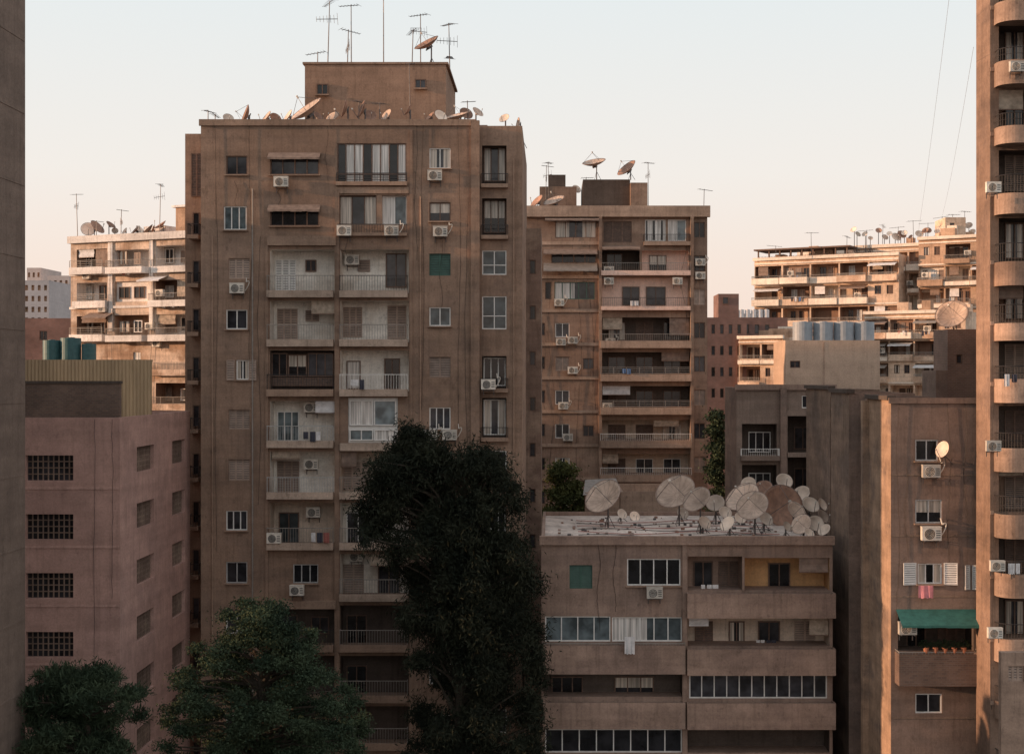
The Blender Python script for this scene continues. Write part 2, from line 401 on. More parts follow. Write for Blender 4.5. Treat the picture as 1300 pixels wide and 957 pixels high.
def hut(b,px0,px1,py0,D,depth,zb,k,name='roof_hut'):
    m=MB(); m.box(X(px0,D)-b.xc,X(px1,D)-b.xc,D-b.D,D-b.D+depth,zb,Z(py0,D),k); return mk(name,m.mesh(name),b.e)

# ------------------------------------------------------------ loose things
def ac_meshes():
    b=MB(); b.box(-.43,.43,-.16,.16,0,.6,'acw'); b.box(-.44,.44,-.17,.17,.57,.62,'acw')
    body=b.mesh('casing')
    f=MB(); cx,cz=-.1,.29
    f.cyl((cx,-.165,cz),(cx,-.172,cz),.235,.235,20,'acd')
    for r in (.06,.12,.18,.24):
        pts=[(cx+r*math.cos(t*math.pi/8),-.185,cz+r*math.sin(t*math.pi/8)) for t in range(17)]; f.tube(pts,.008,4,'acw')
    for i in range(4): f.box(.19,.38,-.168,-.163,.12+i*.1,.16+i*.1,'acd')
    fan=f.mesh('fan_grille')
    g=MB(); g.box(-.34,.34,.262,.298,-.1,-.06,'steel')
    for x in (-.32,.32):
        g.box(x-.02,x+.02,-.2,.3,-.05,-.005,'steel'); g.box(x-.02,x+.02,.26,.3,-.35,-.05,'steel')
    br=g.mesh('bracket')
    h=MB(); pts=[(.43,0,.15)]+[(.43+.28*math.sin(t*math.pi/8),.1,.35+.4*math.sin(t*math.pi/8-.6)) for t in range(8)]+[(.5,.28,.95)]
    h.tube(pts,.03,5,'acw'); ho=h.mesh('hose')
    return body,fan,br,ho
AC=ac_meshes()
def ac(px,py,D,hose=False,sc=1.0,yaw=0,label=None):
    y=D-.34; z=Z(py,y)-.3*sc
    o=mk('air_conditioner',None,None,(X(px,y),y,z),(0,0,yaw)); o.scale=(sc,sc,sc)
    top(o,label or 'off-white outdoor air conditioner unit bracketed to the apartment wall','air conditioner','air conditioners on the facades')
    mk('casing',AC[0],o); mk('fan_grille',AC[1],o); mk('bracket',AC[2],o)
    if hose: mk('hose',AC[3],o)

def dish_meshes():
    out={}
    for kind,k in (('tan','dish'),('rust','dishr'),('pale','dishw')):
        b=MB(); R=6; Nn=32; dep=.34
        def ring(off):
            o=len(b.v); b.v.append((0,dep+off,0))
            for i in range(1,R+1):
                r=i/R
                for j in range(Nn):
                    t=2*math.pi*j/Nn; b.v.append((r*math.cos(t),dep*(1-r*r)+off,r*math.sin(t)))
            return o
        a=ring(0); c=ring(.03); ki=b.mi(k)
        for o in (a,c):
            for j in range(Nn): b.f.append((o,o+1+j,o+1+(j+1)%Nn)); b.m.append(ki)
            for i in range(R-1):
                for j in range(Nn):
                    p=o+1+i*Nn; q=p+Nn; j2=(j+1)%Nn
                    b.f.append((p+j,q+j,q+j2,p+j2)); b.m.append(ki)
        for j in range(Nn):
            p=a+1+(R-1)*Nn; q=c+1+(R-1)*Nn; j2=(j+1)%Nn
            b.f.append((p+j,q+j,q+j2,p+j2)); b.m.append(ki)
        if kind!='pale':
            for j in range(0,Nn,2):
                t=2*math.pi*j/Nn; pts=[(r*math.cos(t),dep*(1-r*r)-.006,r*math.sin(t)) for r in (.1,.4,.7,1)]
                b.tube(pts,.006,3,'rubble')
        rim=[(math.cos(2*math.pi*j/Nn),.01,math.sin(2*math.pi*j/Nn)) for j in range(Nn+1)]; b.tube(rim,.018,4,'rubble')
        me=b.mesh('reflector'); me.polygons.foreach_set('use_smooth',[True]*len(me.polygons)); out[kind]=me
    f=MB(); foc=(0,-.75,0)
    for t in (90,210,330):
        t=math.radians(t); f.cyl((math.cos(t)*.97,0,math.sin(t)*.97),foc,.014,.014,4,'steel')
    f.cyl((0,-.68,0),(0,-.85,0),.05,.06,8,'acw'); out['feed3']=f.mesh('feed_arm')
    f=MB(); f.cyl((0,.04,-.98),(0,-.85,-.35),.035,.03,5,'steel'); f.cyl((0,-.8,-.38),(0,-.95,-.28),.09,.07,8,'acw'); out['feed1']=f.mesh('feed_arm')
    m=MB(); m.box(-.16,.16,.39,.53,-.16,.16,'steel'); m.cyl((0,.49,-.35),(0,.49,.35),.05,.05,6,'steel'); out['mount']=m.mesh('mount')
    return out
DM=dish_meshes()
def dish(px,py,D,dpx,az,el,zroof,kind='tan',label=None,group='satellite dishes on the rooftops'):
    r=dpx/2*D/F; x=X(px,D); z=Z(py,D); az=math.radians(az); el=math.radians(el)
    o=mk('satellite_dish',None,None,(x,D,zroof)); 
    desc={'tan':'dusty beige ribbed satellite dish on a steel roof pole','rust':'rust-brown ribbed satellite dish on a steel roof pole','pale':'smooth pale beige satellite dish on a short roof pole'}
    top(o,label or desc[kind],'satellite dish',group)
    rot=(-el,0,az)
    mk('reflector',DM[kind],o,(0,0,z-zroof),rot,(r,r,r)); mk('feed_arm',DM['feed1' if dpx<25 else 'feed3'],o,(0,0,z-zroof),rot,(r,r,r))
    mk('mount',DM['mount'],o,(0,0,z-zroof),rot,(r,r,r))
    p=MB(); bx,by=-math.sin(az)*r*.48,math.cos(az)*r*.48; h=z-zroof-.02
    if h<.3: h=.3
    p.cyl((bx,by,0),(bx,by,h),.05,.045,8,'steel')
    for a in range(3):
        t=a*2.1; p.cyl((bx+math.cos(t)*.4,by+math.sin(t)*.4,0),(bx,by,min(h*.6,.8)),.02,.02,4,'steel')
    mk('pole',p.mesh('pole'),o)
def antenna(px,pyt,D,zroof,booms=1,az=0,L=1.2,n=7,h_el=.3):
    x=X(px,D); zt=Z(pyt,D); o=mk('tv_antenna',None,None,(x,D,zroof)); top(o,'thin metal television aerial mast standing on the flat roof','antenna','television aerials on the rooftops')
    p=MB(); h=zt-zroof; lean=.03*h*math.sin(px); p.cyl((0,0,0),(lean,0,h),.04,.028,6,'steel')
    mk('mast',p.mesh('mast'),o)
    for b in range(booms):
        q=MB(); q.cyl((-L*.4,0,0),(L*.6,0,0),.022,.022,4,'steel')
        for i in range(n):
            a=-L*.4+L*i/(n-1); l=h_el*(1.3 if i==0 else 1-.07*i)
            q.cyl((a,-l,0),(a,l,0),.012,.012,4,'steel') if b%2==0 else q.cyl((a,0,-l),(a,0,l),.012,.012,4,'steel')
        zz=h-.08-b*1.1
        mk('antenna_array',q.mesh('antenna_array'),o,(lean*zz/h,0,zz),(.1*math.sin(px*3),.12*math.sin(px+b),az+b*1.3))
def tank(x,y,z,r,h,k='tank',label='pale cylindrical plastic water tank on a rooftop',horiz=False,cat='water tank'):
    o=mk('water_tank',None,None,(x,y,z)); top(o,label,cat,'rooftop water tanks')
    b=MB()
    if horiz:
        b.cyl((-h/2,0,r+.15),(h/2,0,r+.15),r,r,20,k); b.box(-h*.35,-h*.25,-r*.7,r*.7,0,.3,'steel'); b.box(h*.25,h*.35,-r*.7,r*.7,0,.3,'steel')
    else:
        b.cyl((0,0,0),(0,0,h),r,r,24,k)
        for i in range(4): b.cyl((0,0,h*(.15+.2*i)),(0,0,h*(.15+.2*i)+.05),r*1.015,r*1.015,24,k)
    mk('tank_body',b.mesh('tank_body'),o)
    l=MB(); l.cyl((0,0,h+.003),(0,0,h+.06),r*.4,r*.4,12,k) if not horiz else l.cyl((0,0,2*r+.13),(0,0,2*r+.25),.2,.2,10,k)
    mk('lid',l.mesh('lid'),o)
def cloth(px0,px1,py0,py1,D,k,label,yaw=0):
    x0,x1,z0,z1=X(px0,D),X(px1,D),Z(py1,D),Z(py0,D); xc=(x0+x1)/2
    b=MB(); n=8; w=x1-x0
    for i in range(n):
        a=-w/2+w*i/n; c=a+w/n; ya=.04*math.sin(i*1.7); yc=.04*math.sin((i+1)*1.7)
        b.quad((a,ya*.3,z1-z0),(c,yc*.3,z1-z0),(c,yc,.03*math.sin((i+1)*2.3)),(a,ya,.03*math.sin(i*2.3)),k)
    o=mk('hanging_laundry',b.mesh('hanging_laundry'),None,(xc,D,z0),(0,0,yaw))
    top(o,label,'laundry','laundry hung from the windows')
CL={'whitec':'white washing hung over a balcony railing','bluec':'blue washing hung over a balcony railing','redc':'red washing hung over a balcony railing','darkc':'dark clothes hung over a balcony railing'}
def laundry(px,py,D,n=4,seed=0,wd=7,ht=14,b=None,off=1.0):
    R=random.Random(seed); x=px
    for i in range(n):
        w=R.uniform(.6,1.3)*wd; k=R.choice(['whitec','whitec','bluec','redc','darkc','darkc']); d=D if b is None else b.faceD(x)-off
        cloth(x,x+w,py,py+ht*R.uniform(.6,1.1),d,k,CL[k],0 if b is None else b.yaw); x+=w+R.uniform(.5,3)

# ------------------------------------------------------------ trees
def outline(rows,n,r0,r1,asp,seed,extra=()):
    R=random.Random(seed); out=[]
    ys=[r[0] for r in rows]; wts=[(r[2]-r[1]) for r in rows]
    while len(out)<n:
        y=R.uniform(ys[0],ys[-1])
        for a,b in zip(rows,rows[1:]):
            if a[0]<=y<=b[0]:
                t=(y-a[0])/(b[0]-a[0]); xl=a[1]+(b[1]-a[1])*t; xr=a[2]+(b[2]-a[2])*t; break
        if R.random()>(xr-xl)/max(wts): continue
        r=R.uniform(r0,r1)
        t=R.random(); 
        if R.random()<.45: t=t**.5 if R.random()<.5 else 1-t**.5
        if t<.15 or t>.85: r*=.7
        lo_,hi=xl+r*.65,xr-r*.65
        if hi<lo_: lo_=hi=(xl+xr)/2; r=min(r,(xr-xl)/1.6)
        out.append((lo_+(hi-lo_)*t,y+r*asp*.5,r,r*asp,(xr-xl)/2))
    for (px,py,r) in extra: out.append((px,py,r,r*asp,60))
    return out
def tree(name,label,D,trunkpx,clumps,nsub,nleaf,L,W,k,droop=0.,sub=.45,base=0,group=None,rref=.8):
    x=X(trunkpx,D); e=mk(name,None,None,(x,D,base)); top(e,label,'tree',group)
    C=[]; sD=D/F
    for (px,py,r,ry,hw) in clumps:
        C.append((X(px,D)-x,random.uniform(-1,1)*hw*sD*.6,Z(py,D)-base,r*sD,r*sD,ry*sD))
    zt=max(c[2] for c in C)
    t=MB(); zc=min(c[2]-c[5]*.3 for c in C); zc=max(zc,2)
    pts=[Vector((0,0,0)),Vector((.2,.1,zc*.5)),Vector((-.1,0,zc)),Vector((.1,.1,zt*.9))]
    rad=[.45,.36,.28,.06]
    for i in range(3): t.cyl(pts[i],pts[i+1],rad[i],rad[i+1],10,'bark',False)
    mk('trunk',t.mesh('trunk'),e)
    lm=MB()
    for c in C:
        cc=Vector(c[:3]); zz=max(0,min(1,(cc.z-zc)/(zt*.9-zc+.1)-random.uniform(.05,.3)))
        s=pts[2].lerp(pts[3],zz)
        mid=s.lerp(cc,.55)+Vector((0,0,.2)); lm.cyl(s,mid,.08,.05,6,'bark',False); lm.cyl(mid,cc,.05,.02,6,'bark',False)
    mk('limbs',lm.mesh('limbs'),e)
    P=[]
    for c in C:
        ns=max(4,int(nsub*(c[3]/rref)**1.6*random.uniform(.6,1.2)))
        d=rng.normal(size=(ns,3)); d/=np.linalg.norm(d,axis=1)[:,None]; rad_=rng.random((ns,1))**.45*rng.uniform(.7,1.3,(ns,1))
        sc=d*rad_*np.array([c[3],c[4],c[5]])+np.array(c[:3])
        for q in sc:
            sz=sub*rng.uniform(.5,1.3)
            P.append(q+rng.normal(size=(int(nleaf*rng.uniform(.4,1.3)),3))*np.array([sz,sz,sz*(.5 if droop<.8 else .9)]))
    P=np.concatenate(P); n=len(P)
    a=rng.normal(size=(n,3)); a[:,2]-=droop; a/=np.linalg.norm(a,axis=1)[:,None]
    b=np.cross(a,rng.normal(size=(n,3))); b/=np.linalg.norm(b,axis=1)[:,None]
    l=(L*rng.uniform(.6,1.3,(n,1))); w=W*rng.uniform(.6,1.3,(n,1))
    V=np.stack([P,P+a*l*.5+b*w*.5,P+a*l,P+a*l*.5-b*w*.5],1).reshape(-1,3)
    me=bpy.data.meshes.new('crown'); me.vertices.add(4*n); me.vertices.foreach_set('co',V.ravel())
    me.loops.add(4*n); me.loops.foreach_set('vertex_index',np.arange(4*n)); me.polygons.add(n); me.polygons.foreach_set('loop_start',np.arange(0,4*n,4)); me.polygons.foreach_set('loop_total',np.full(n,4))
    me.materials.append(M[k]); me.update(); me.validate()
    mk('crown',me,e)
    return n

# ============================================================ A main tower
A=Bld('apartment_tower','tall brown stucco apartment tower with recessed balconies and rooftop dishes','apartment building',86,430)
ys=[(198,222),(262,292),(328,354),(393,418),(457,482),(520,545),(583,610),(648,673),(713,740),(778,804),(842,868),(907,933)]
kinds=[('dark','wood',2),('blue','white',3),('shut','wood',3),('dark','white',2),('curt','white',2),('shut','wood',3),('shut','wood',3),('dark','white',3),('dark','alu',2),('dark','white',2),('shut','wood',2),('dark','white',2)]
for (a,b),(kd,fr,n) in zip(ys,kinds):
    x0,x1=(285,312) if kd in('dark',) else (282,311)
    if kd=='shut': x0,x1=288,315
    if kd=='curt': x0,x1=298,316
    A.win(x0+2,x1+2 if kd!='curt' else x1,a,b,kd,fr,n,sill=True)
A.leaf(288,298,457,483,.12,0,'shut'); A.leaf(316,326,457,483,-.12,0,'shut')
lo=[None,None,(317,378),(382,440),(445,503),(509,568),(573,633),(638,697),(703,762),(768,826),(832,890),(896,950)]
A.win(343,405,197,222,'dark','wood',4,sill=True); A.win(343,405,262,287,'dark','wood',4,sill=True)
A.awning(341,407,194,203,.45); A.awning(341,407,260,269,.45,'awn')
def bay(px0,px1,top_,bot,inner,dep=1.5):
    A.rec(px0,px1,top_,bot-6,dep,inner)
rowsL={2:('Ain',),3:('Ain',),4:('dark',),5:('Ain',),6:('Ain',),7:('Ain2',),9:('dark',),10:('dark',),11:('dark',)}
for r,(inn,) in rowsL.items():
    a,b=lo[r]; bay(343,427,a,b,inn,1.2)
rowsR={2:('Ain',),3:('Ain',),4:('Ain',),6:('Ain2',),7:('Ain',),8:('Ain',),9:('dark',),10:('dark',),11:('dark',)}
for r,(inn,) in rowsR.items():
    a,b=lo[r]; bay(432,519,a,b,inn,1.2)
d=1.2
A.win(350,376,330,372,'shutw','white',3,dep=d,cut=False); A.win(388,402,330,345,'dark','wood',2,dep=d,cut=False)
A.win(352,378,392,432,'shut','wood',3,dep=d,cut=False); A.win(388,405,394,408,'shut','wood',2,dep=d,cut=False)
A.win(345,365,448,478,'dark','wood',2,dep=.5,cut=False); A.win(366,390,450,478,'half','wood',2,dep=.55,cut=False);A.win(391,424,448,478,'dark','wood',3,dep=.5,cut=False); A.win(345,424,479,490,'shutd','wood',4,dep=.5,cut=False)
A.win(352,380,522,560,'blue','white',3,dep=d,cut=False)
A.win(352,380,585,625,'shut','wood',3,dep=d,cut=False)
A.win(354,380,650,690,'blue','wood',2,dep=d,cut=False)
for r in (9,10,11):
    a,b=lo[r]; A.win(352,378,a+12,b-8,'dark','wood',2,dep=d,cut=False); A.win(395,418,a+14,a+36,'dark','wood',2,dep=d,cut=False)
A.win(372,404,716,740,'dark','alu',3,sill=True)
A.win(428,516,182,234,'curtm','wood',8,dep=.14,bar=.25)
A.win(430,478,248,285,'curt','wood',3,dep=.35); A.win(485,516,248,285,'curtl','white',2,dep=.35)
A.win(490,516,322,365,'dark','wood',2,dep=d,cut=False); A.win(455,470,330,345,'shut','wood',1,dep=d,cut=False)
A.win(492,516,388,430,'shut','wood',2,dep=d,cut=False); A.win(436,460,390,428,'shut','wood',3,dep=d,cut=False)
A.win(488,508,455,494,'dark','wood',2,dep=d,cut=False); A.win(440,458,458,494,'curtw','wood',1,dep=d,cut=False)
A.rec(442,505,505,562,.1,'white')
A.win(444,474,508,540,'curtw','white',2,dep=.06,cut=False); A.win(475,503,508,540,'blue','white',1,dep=.06,cut=False); A.win(444,474,545,559,'blue','white',2,dep=.06,cut=False); A.win(475,503,545,559,'curtw','white',2,dep=.06,cut=False)
A.win(436,470,586,622,'shut','wood',3,dep=d,cut=False); A.win(440,470,650,690,'dark','white',2,dep=d,cut=False)
A.win(480,508,716,755,'dark','wood',2,dep=d,cut=False)
A.win(436,462,716,755,'shut','wood',2,dep=d,cut=False)
for r in (9,10,11):
    a,b=lo[r]; A.win(440,466,a+12,b-8,'dark','wood',2,dep=d,cut=False)
yr=[(188,214),(257,281),(322,350),(390,414),(453,479),(517,545),(583,608),(648,673),(713,740),(778,804),(842,868),(907,933)]
kr=[('curt','white',2),('half','wood',2),('shutg','wood',2),('blue','white',2),('shut','wood',2),('dark','white',3),('dark','white',2),('shut','wood',2),('dark','white',2),('shut','wood',2),('dark','white',2),('dark','white',2)]
for (a,b),(kd,fr,n) in zip(yr,kr):
    A.win(545,572,a,b,kd,fr,n,sill=True)
x0,x1,y0,y1,roofA=A.body(255,602,158,17,'A',roof='Bslab')
cr=[('rail',185,235,'curt'),('rail',252,300,'half'),('',318,349,'blue'),('',376,418,'blue'),('rail',452,494,'dark'),('rail',505,556,'curt'),('',572,605,'dark'),('rail',640,690,'dark'),('',705,740,'dark'),('rail',768,815,'dark'),('',835,870,'dark'),('',900,930,'dark')]
for t,a,b,kd in cr:
    if t: A.rec(612,643,a,b,.9,'dark',base=.5); A.win(614,642,a+2,b-4,kd,'wood' if a<300 else 'white',3,dep=.85,cut=False,base=.5)
    else: A.win(612,643,a,b,kd,'white',2,base=.5,bar=.4)
A.body(602,663,160,16,'A',y0=.5)
for t,a,b,kd in cr:
    if t: A.balcony(611,645,b-14,b-1,b+4,.35,kind='rail',rk='iron',y0=.5)
A.band(598,609,154,1043,.28,'A'); A.band(520,524,165,1043,.08,'A'); A.band(425,431,240,1043,.12,'A'); A.band(337,341,300,1043,.1,'A')
A.band(253,604,152,160,.12,'Aband')
def balc(px0,px1,r,rk='rail',kind='rail',h=19,inner=9,k='Apar'):
    a,b=lo[r]; A.balcony(px0,px1,b-h-inner,b-inner,b,.45,k,kind,rk)
for r in (2,3,5,6,7): balc(340,424,r,'alu' if r in(5,6) else 'rail')
balc(340,424,4,'iron',k='Aband'); 
for r in (9,10,11): balc(340,424,r,'iron',k='Aband')
for r in (2,3,4,6,7,8,9,10,11): balc(432,518,r,'white' if r==4 else ('iron' if r==2 else 'rail'),k='Apar' if r<9 else 'Aband')
A.balcony(429,517,285,296,300,.3,kind='rail',rk='iron'); A.balcony(427,517,220,231,236,.25,kind='h',rk='iron')
A.band(340,427,300,312,.2,'Aband'); A.band(340,427,762,772,.25,'Aband'); A.band(432,519,562.5,572,.25,'Apar')
A.band(427,519,238,246,.1,'Aband')
A.blind(395,426,382,398); A.blind(433,452,573,592,'awn'); A.blind(470,518,703,718,'blindc'); A.blind(345,380,573,583); A.blind(400,426,509,524,'whitec')
hut(A,387,566,82,92,9,roofA,'Alit','penthouse'); m_=MB(); m_.box(X(384,91.9)-A.xc,X(569,91.9)-A.xc,5.9,15.1,Z(82,92)+.003,Z(79,91.9),'A'); mk('penthouse_coping',m_.mesh('penthouse_coping'),A.e)
for a,b,c,e in ((402,417,107,121),(527,541,101,113)):
    w=X(b,92)-X(a,92); A.winm('F',(X(a,92)+X(b,92))/2-A.xc,Z(e,92),w,Z(c,92)-Z(e,92),6-.01,'dark','wood',2,sill=True)
A.body(235,262,170,10,'Alit',y0=5,kL='Alit')
for i in range(12):
    b=300+61*i; A.balcony(243,257,b-14,b,b+5,1.1,kind='rail',rk='iron',y0=5,k='Aband')
    A.win(245,254,b-30,b-2,'dark','wood',1,dep=-.03,cut=False,base=5)
A.win(243,257,195,250,'shutd','wood',2,dep=-.03,cut=False,base=5)
for i in range(10): A.win(672,680,330+i*58,348+i*58,'dark','wood',1,base=14)
A.body(655,687,290,10,'Awing',y0=14)
for px,a,b in ((321,240,1040),(534,250,1040),(652,200,1040),(270,300,1040)):
    pp=MB(); pp.cyl((A.x(px),-.1 if px<602 else .4,A.z(b)),(A.x(px),-.1 if px<602 else .4,A.z(a)),.045,.045,6,'Aband' if px!=321 else 'rail')
    mk('drain_pipe',pp.mesh('drain_pipe'),A.e)
for px,a,b in ((275,160,700),(318,160,470),(329,300,640),(537,160,520),(583,160,600),(592,250,700),(528,160,330),(415,160,230),(300,230,262),(560,305,390),(355,240,262),(440,300,330)): A.cable(px,a,b)
A.done()
for px,py in ((357,231),(552,223),(559,294),(301,366),(437,293),(620,488),(546,552),(571,552),(497,293),(377,749),(348,683),(565,552+64)):
    ac(px,py,86,hose=random.random()<.3)
for px,py in ((447,330),(395,589),(398,650),(452,706),(395,517)):
    ac(px,py,87.2,hose=False)
laundry(395,676,85.45,3,1,8,16); laundry(445,482,85.45,2,2,8,12); laundry(385,548,85.5,3,5,6,12)

# ============================================================ B second tower
B=Bld('apartment_tower','brown apartment block with stacked wide balconies and rooftop huts','apartment building',124,790)
Bd=1.5
Br=[(403,432),(447,474),(490,516),(533,558),(576,601),(619,644),(661,686)]
for i,(a,b) in enumerate(Br):
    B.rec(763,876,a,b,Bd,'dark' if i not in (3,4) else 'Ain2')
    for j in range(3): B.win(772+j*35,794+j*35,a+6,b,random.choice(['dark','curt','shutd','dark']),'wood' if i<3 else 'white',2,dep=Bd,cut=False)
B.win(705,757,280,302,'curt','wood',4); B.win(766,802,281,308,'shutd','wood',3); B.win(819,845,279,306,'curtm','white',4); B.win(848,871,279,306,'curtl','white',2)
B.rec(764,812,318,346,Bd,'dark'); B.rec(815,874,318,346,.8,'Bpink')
B.rec(763,874,352,389,.5,'Bpink'); B.win(790,812,364,388,'dark','wood',2,dep=.5,cut=False); B.win(820,845,364,388,'dark','wood',2,dep=.5,cut=False); 
B.win(770,790,322,344,'dark','wood',2,dep=Bd,cut=False);B.win(824,846,324,346,'half','wood',2,dep=.8,cut=False)
B.win(704,755,358,380,'curtl','green',5); B.win(692,700,358,380,'dark','wood',1)
B.win(700,757,318,334,'dark','wood',4)
for i in range(9):
    a=410+i*42.7
    B.win(705,723,a,a+18,random.choice(['dark','curt','shut']),'white',2); B.win(683,692,a,a+16,'dark','wood',1)
    if i%2: B.win(740,754,a+2,a+16,random.choice(['dark','shut']),'wood',2)
for i in range(11):
    a=282+i*42.5; B.win(881,895,a,a+20,random.choice(['shut','dark','curt']),'wood',2)
_,_,_,_,roofB=B.body(664,898,272,16,'B',roof='Bslab')
B.band(662,901,262,276,.5,'Bslab')
for i in range(9):
    y=307+i*42.7; B.band(664,760,y,y+4,.12,'Bslab')
for i,(a,b) in enumerate(Br):
    B.balcony(762,877,b-8,b+1,b+10,.7,'Bslab','rail' if i in(0,3,4) else 'h','white' if i in(3,4) else 'rail')
B.balcony(763,876,378,389,394,.6,'Bpink','rail','iron'); B.balcony(763,876,334,344,350,.6,'Bpink','rail','rail'); B.balcony(817,876,298,307,312,.5,'Bslab','rail','iron')
B.band(760,764,276,1000,.5,'B'); B.band(876,880,276,1000,.5,'B')
B.awning(690,758,316,324,1.1); B.awning(690,758,334,345,1.0,'rail'); B.awning(764,812,312,318,1.1); B.awning(692,760,276,281,.8)
B.blind(765,790,403,418); B.blind(840,875,447,458,'awn'); B.blind(765,800,490,501,'whitec'); B.blind(850,875,403,425,'awn'); B.blind(765,785,576,588); B.blind(830,862,533,541)
for px,a,b in ((735,380,690),(700,345,600),(750,276,500),(757,400,700),(690,400,520),(730,276,360),(868,300,420)): B.cable(px,a,b,r=.016,amp=.25)
hut(B,740,800,228,128,8,roofB,'dark'); hut(B,800.5,822,232,127,8,roofB,'B'); hut(B,685,732,237,129,7,roofB,'B'); hut(B,696,718,222,131,4,roofB,'dark')
B.done()
for px,py in ((710,384),(773,343),(773,357),(860,357),(712,434),(727,470),(715,515),(721,555),(721,598),(771,516),(889,333),(889,350),(775,434),(727,432)):
    ac(px,py,124,hose=random.random()<.6)
laundry(800,382,123.3,2,7,5,8); laundry(790,468,123.2,2,9,5,8)

# ============================================================ C left far
C=Bld('apartment_block','weathered white and tan apartment block with long balconies','apartment building',131,165,yaw=-.42)
R=random.Random(77)
for i in range(8):
    a=314+i*43; kk='Cw' if i<3 else 'C'
    if i in(0,1,2,4,6):
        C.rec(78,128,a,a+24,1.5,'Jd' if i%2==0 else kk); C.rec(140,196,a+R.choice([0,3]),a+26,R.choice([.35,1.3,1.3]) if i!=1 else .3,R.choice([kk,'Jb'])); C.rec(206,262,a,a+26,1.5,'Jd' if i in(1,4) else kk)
        for q in (84,106,146,170,212,236):
            C.win(q,q+R.choice([10,13,17]),a+R.choice([4,7]),a+22,R.choice(['dark','shut','dark','curt','shutd','shutw']),R.choice(['wood','white']),2,dep=.3 if i==1 and 140<q<200 else 1.3 if not(140<q<200) else .32,cut=False)
    else:
        for q in (84,104,145,170,208,235):
            if R.random()<.75: C.win(q,q+R.choice([12,18]),a+4,a+R.choice([20,24]),R.choice(['dark','shutw','curt','shutd']),'wood',2)
_,_,_,_,roofC=C.body(68,266,303,14,'C')
for i in range(8):
    a=314+i*43; kk='Cw' if i<3 else 'C'
    if i not in(3,5): C.balcony(76,130,a+15,a+24,a+33,.9 if i%2==0 else .5,kk,'h','rail')
    if i in(0,2,4): C.balcony(139,197,a+17,a+26,a+34,1.2,kk,'rail','rail')
    if i!=5: C.balcony(204,263,a+17,a+26,a+34,1.0 if i%3 else .5,kk,R.choice(['rail','h']),'rail')
C.awning(100,140,396,404,1.2); C.awning(190,225,352,359,1.3,'whitec'); C.blind(80,105,314,324,'whitec'); C.blind(208,235,400,412); C.blind(85,125,400,408,'awn'); C.blind(108,127,314,336,'awn'); C.blind(238,260,357,378,'blindc')
C.band(67,267,297,306,.4,'Cw')
for i in range(7): C.band(67,266,345+i*43,348+i*43,.12,'Cw')
C.band(131,138,306,420,.15,'Cw'); C.band(197,203,306,420,.15,'Cw')
hut(C,215,262,266,134,5,roofC,'Jb'); hut(C,210,265,263,133.8,6,Z(266,134)+.003,'Cw','roof_slab'); hut(C,150,185,287,136,4,roofC,'Cw')
for px in (133,200): C.cable(px,306,600,y=-.2,r=.016,amp=.2)
C.done()
for px,py in ((203,372),(130,392),(199,436),(190,414),(110,350)): ac(px,py,C.faceD(px),yaw=C.yaw)
laundry(150,340,0,4,21,4,9,C,1.3); laundry(205,384,0,4,22,4,9,C,1.2); laundry(105,470,0,3,23,4,9,C,1.1)

q=Bld('low_building','low red-brown rendered building with flat cluttered roof','building',118,60)
for i in range(5): q.win(40+0,55,470+i*38,488+i*38,'dark','wood',2)
q.body(20,135,458,8,'Bslab'); q.done()
q=Bld('low_building','low reddish rooftop block behind the pink building','building',160,55)
q.win(50,60,420,432,'dark','wood',2); q.body(28,90,404,10,'brick'); q.done()
for i,(px,r_,h_) in enumerate(((66,.75,2.6),(90,.85,2.8),(113,.6,2.3))):
    tank(X(px,122),122,Z(458,118)-.8,r_,h_,'teal','blue-green plastic water tank on the low roof')
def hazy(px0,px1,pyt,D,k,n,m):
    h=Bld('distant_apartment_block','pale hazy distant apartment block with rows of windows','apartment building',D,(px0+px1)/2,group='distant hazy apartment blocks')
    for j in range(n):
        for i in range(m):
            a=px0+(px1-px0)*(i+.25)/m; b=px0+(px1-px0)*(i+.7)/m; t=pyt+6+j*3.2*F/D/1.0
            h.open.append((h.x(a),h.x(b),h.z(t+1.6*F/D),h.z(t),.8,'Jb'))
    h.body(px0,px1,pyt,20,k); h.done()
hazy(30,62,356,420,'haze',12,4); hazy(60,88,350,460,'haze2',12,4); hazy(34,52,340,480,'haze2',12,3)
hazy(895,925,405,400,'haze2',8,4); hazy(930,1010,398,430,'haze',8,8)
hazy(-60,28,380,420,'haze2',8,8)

# ============================================================ D pink
Dk=Bld('apartment_building','dusty pink plastered building with dark lattice window openings','building',73,92)
for i in range(5):
    a=578+i*74.6; Dk.win(33,93,a,a+32,'grille','iron',2,dep=.3,k='dark')
sr=[]
for i in range(6):
    zc=Z(588+i*74.6,73)
    for u,v in ((3.0,6.3),(10.1,13.0)): sr.append((u,v,zc-.68,zc+.68,.25,'dark'))
xx=Dk.x(152)
_,_,_,_,roofD=Dk.body(20,152,530,14.2,'pink',sideR=sr,kR='pinkside',par=.4,roof='Ftop')
for u0,u1,z0,z1,_,_ in sr: Dk.winm('R',(u0+u1)/2,z0,u1-u0,z1-z0,xx-.25,'grille','iron',2)
for i in range(5):
    y=546+i*74.6; Dk.band(20,152,y+72,y+75,.03,'pinkside')
Dk.cable(120,532,900,amp=.03); Dk.cable(143,532,760,amp=.03)
Dk.done()
o=MB(); o.box(0,X(152,73.6)-X(10,73.6),0,.3,0,Z(487,73.6)-roofD,'brickd'); o.box(-.05,X(152,73.6)-X(10,73.6)+.05,-.05,.35,Z(487,73.6)-roofD+.003,Z(485,73.6)-roofD+.06,'dark')
w=mk('brick_wall',o.mesh('brick_wall'),None,(X(10,73.6),73.6,roofD)); top(w,'dark weathered brick parapet wall on the pink roof','wall')
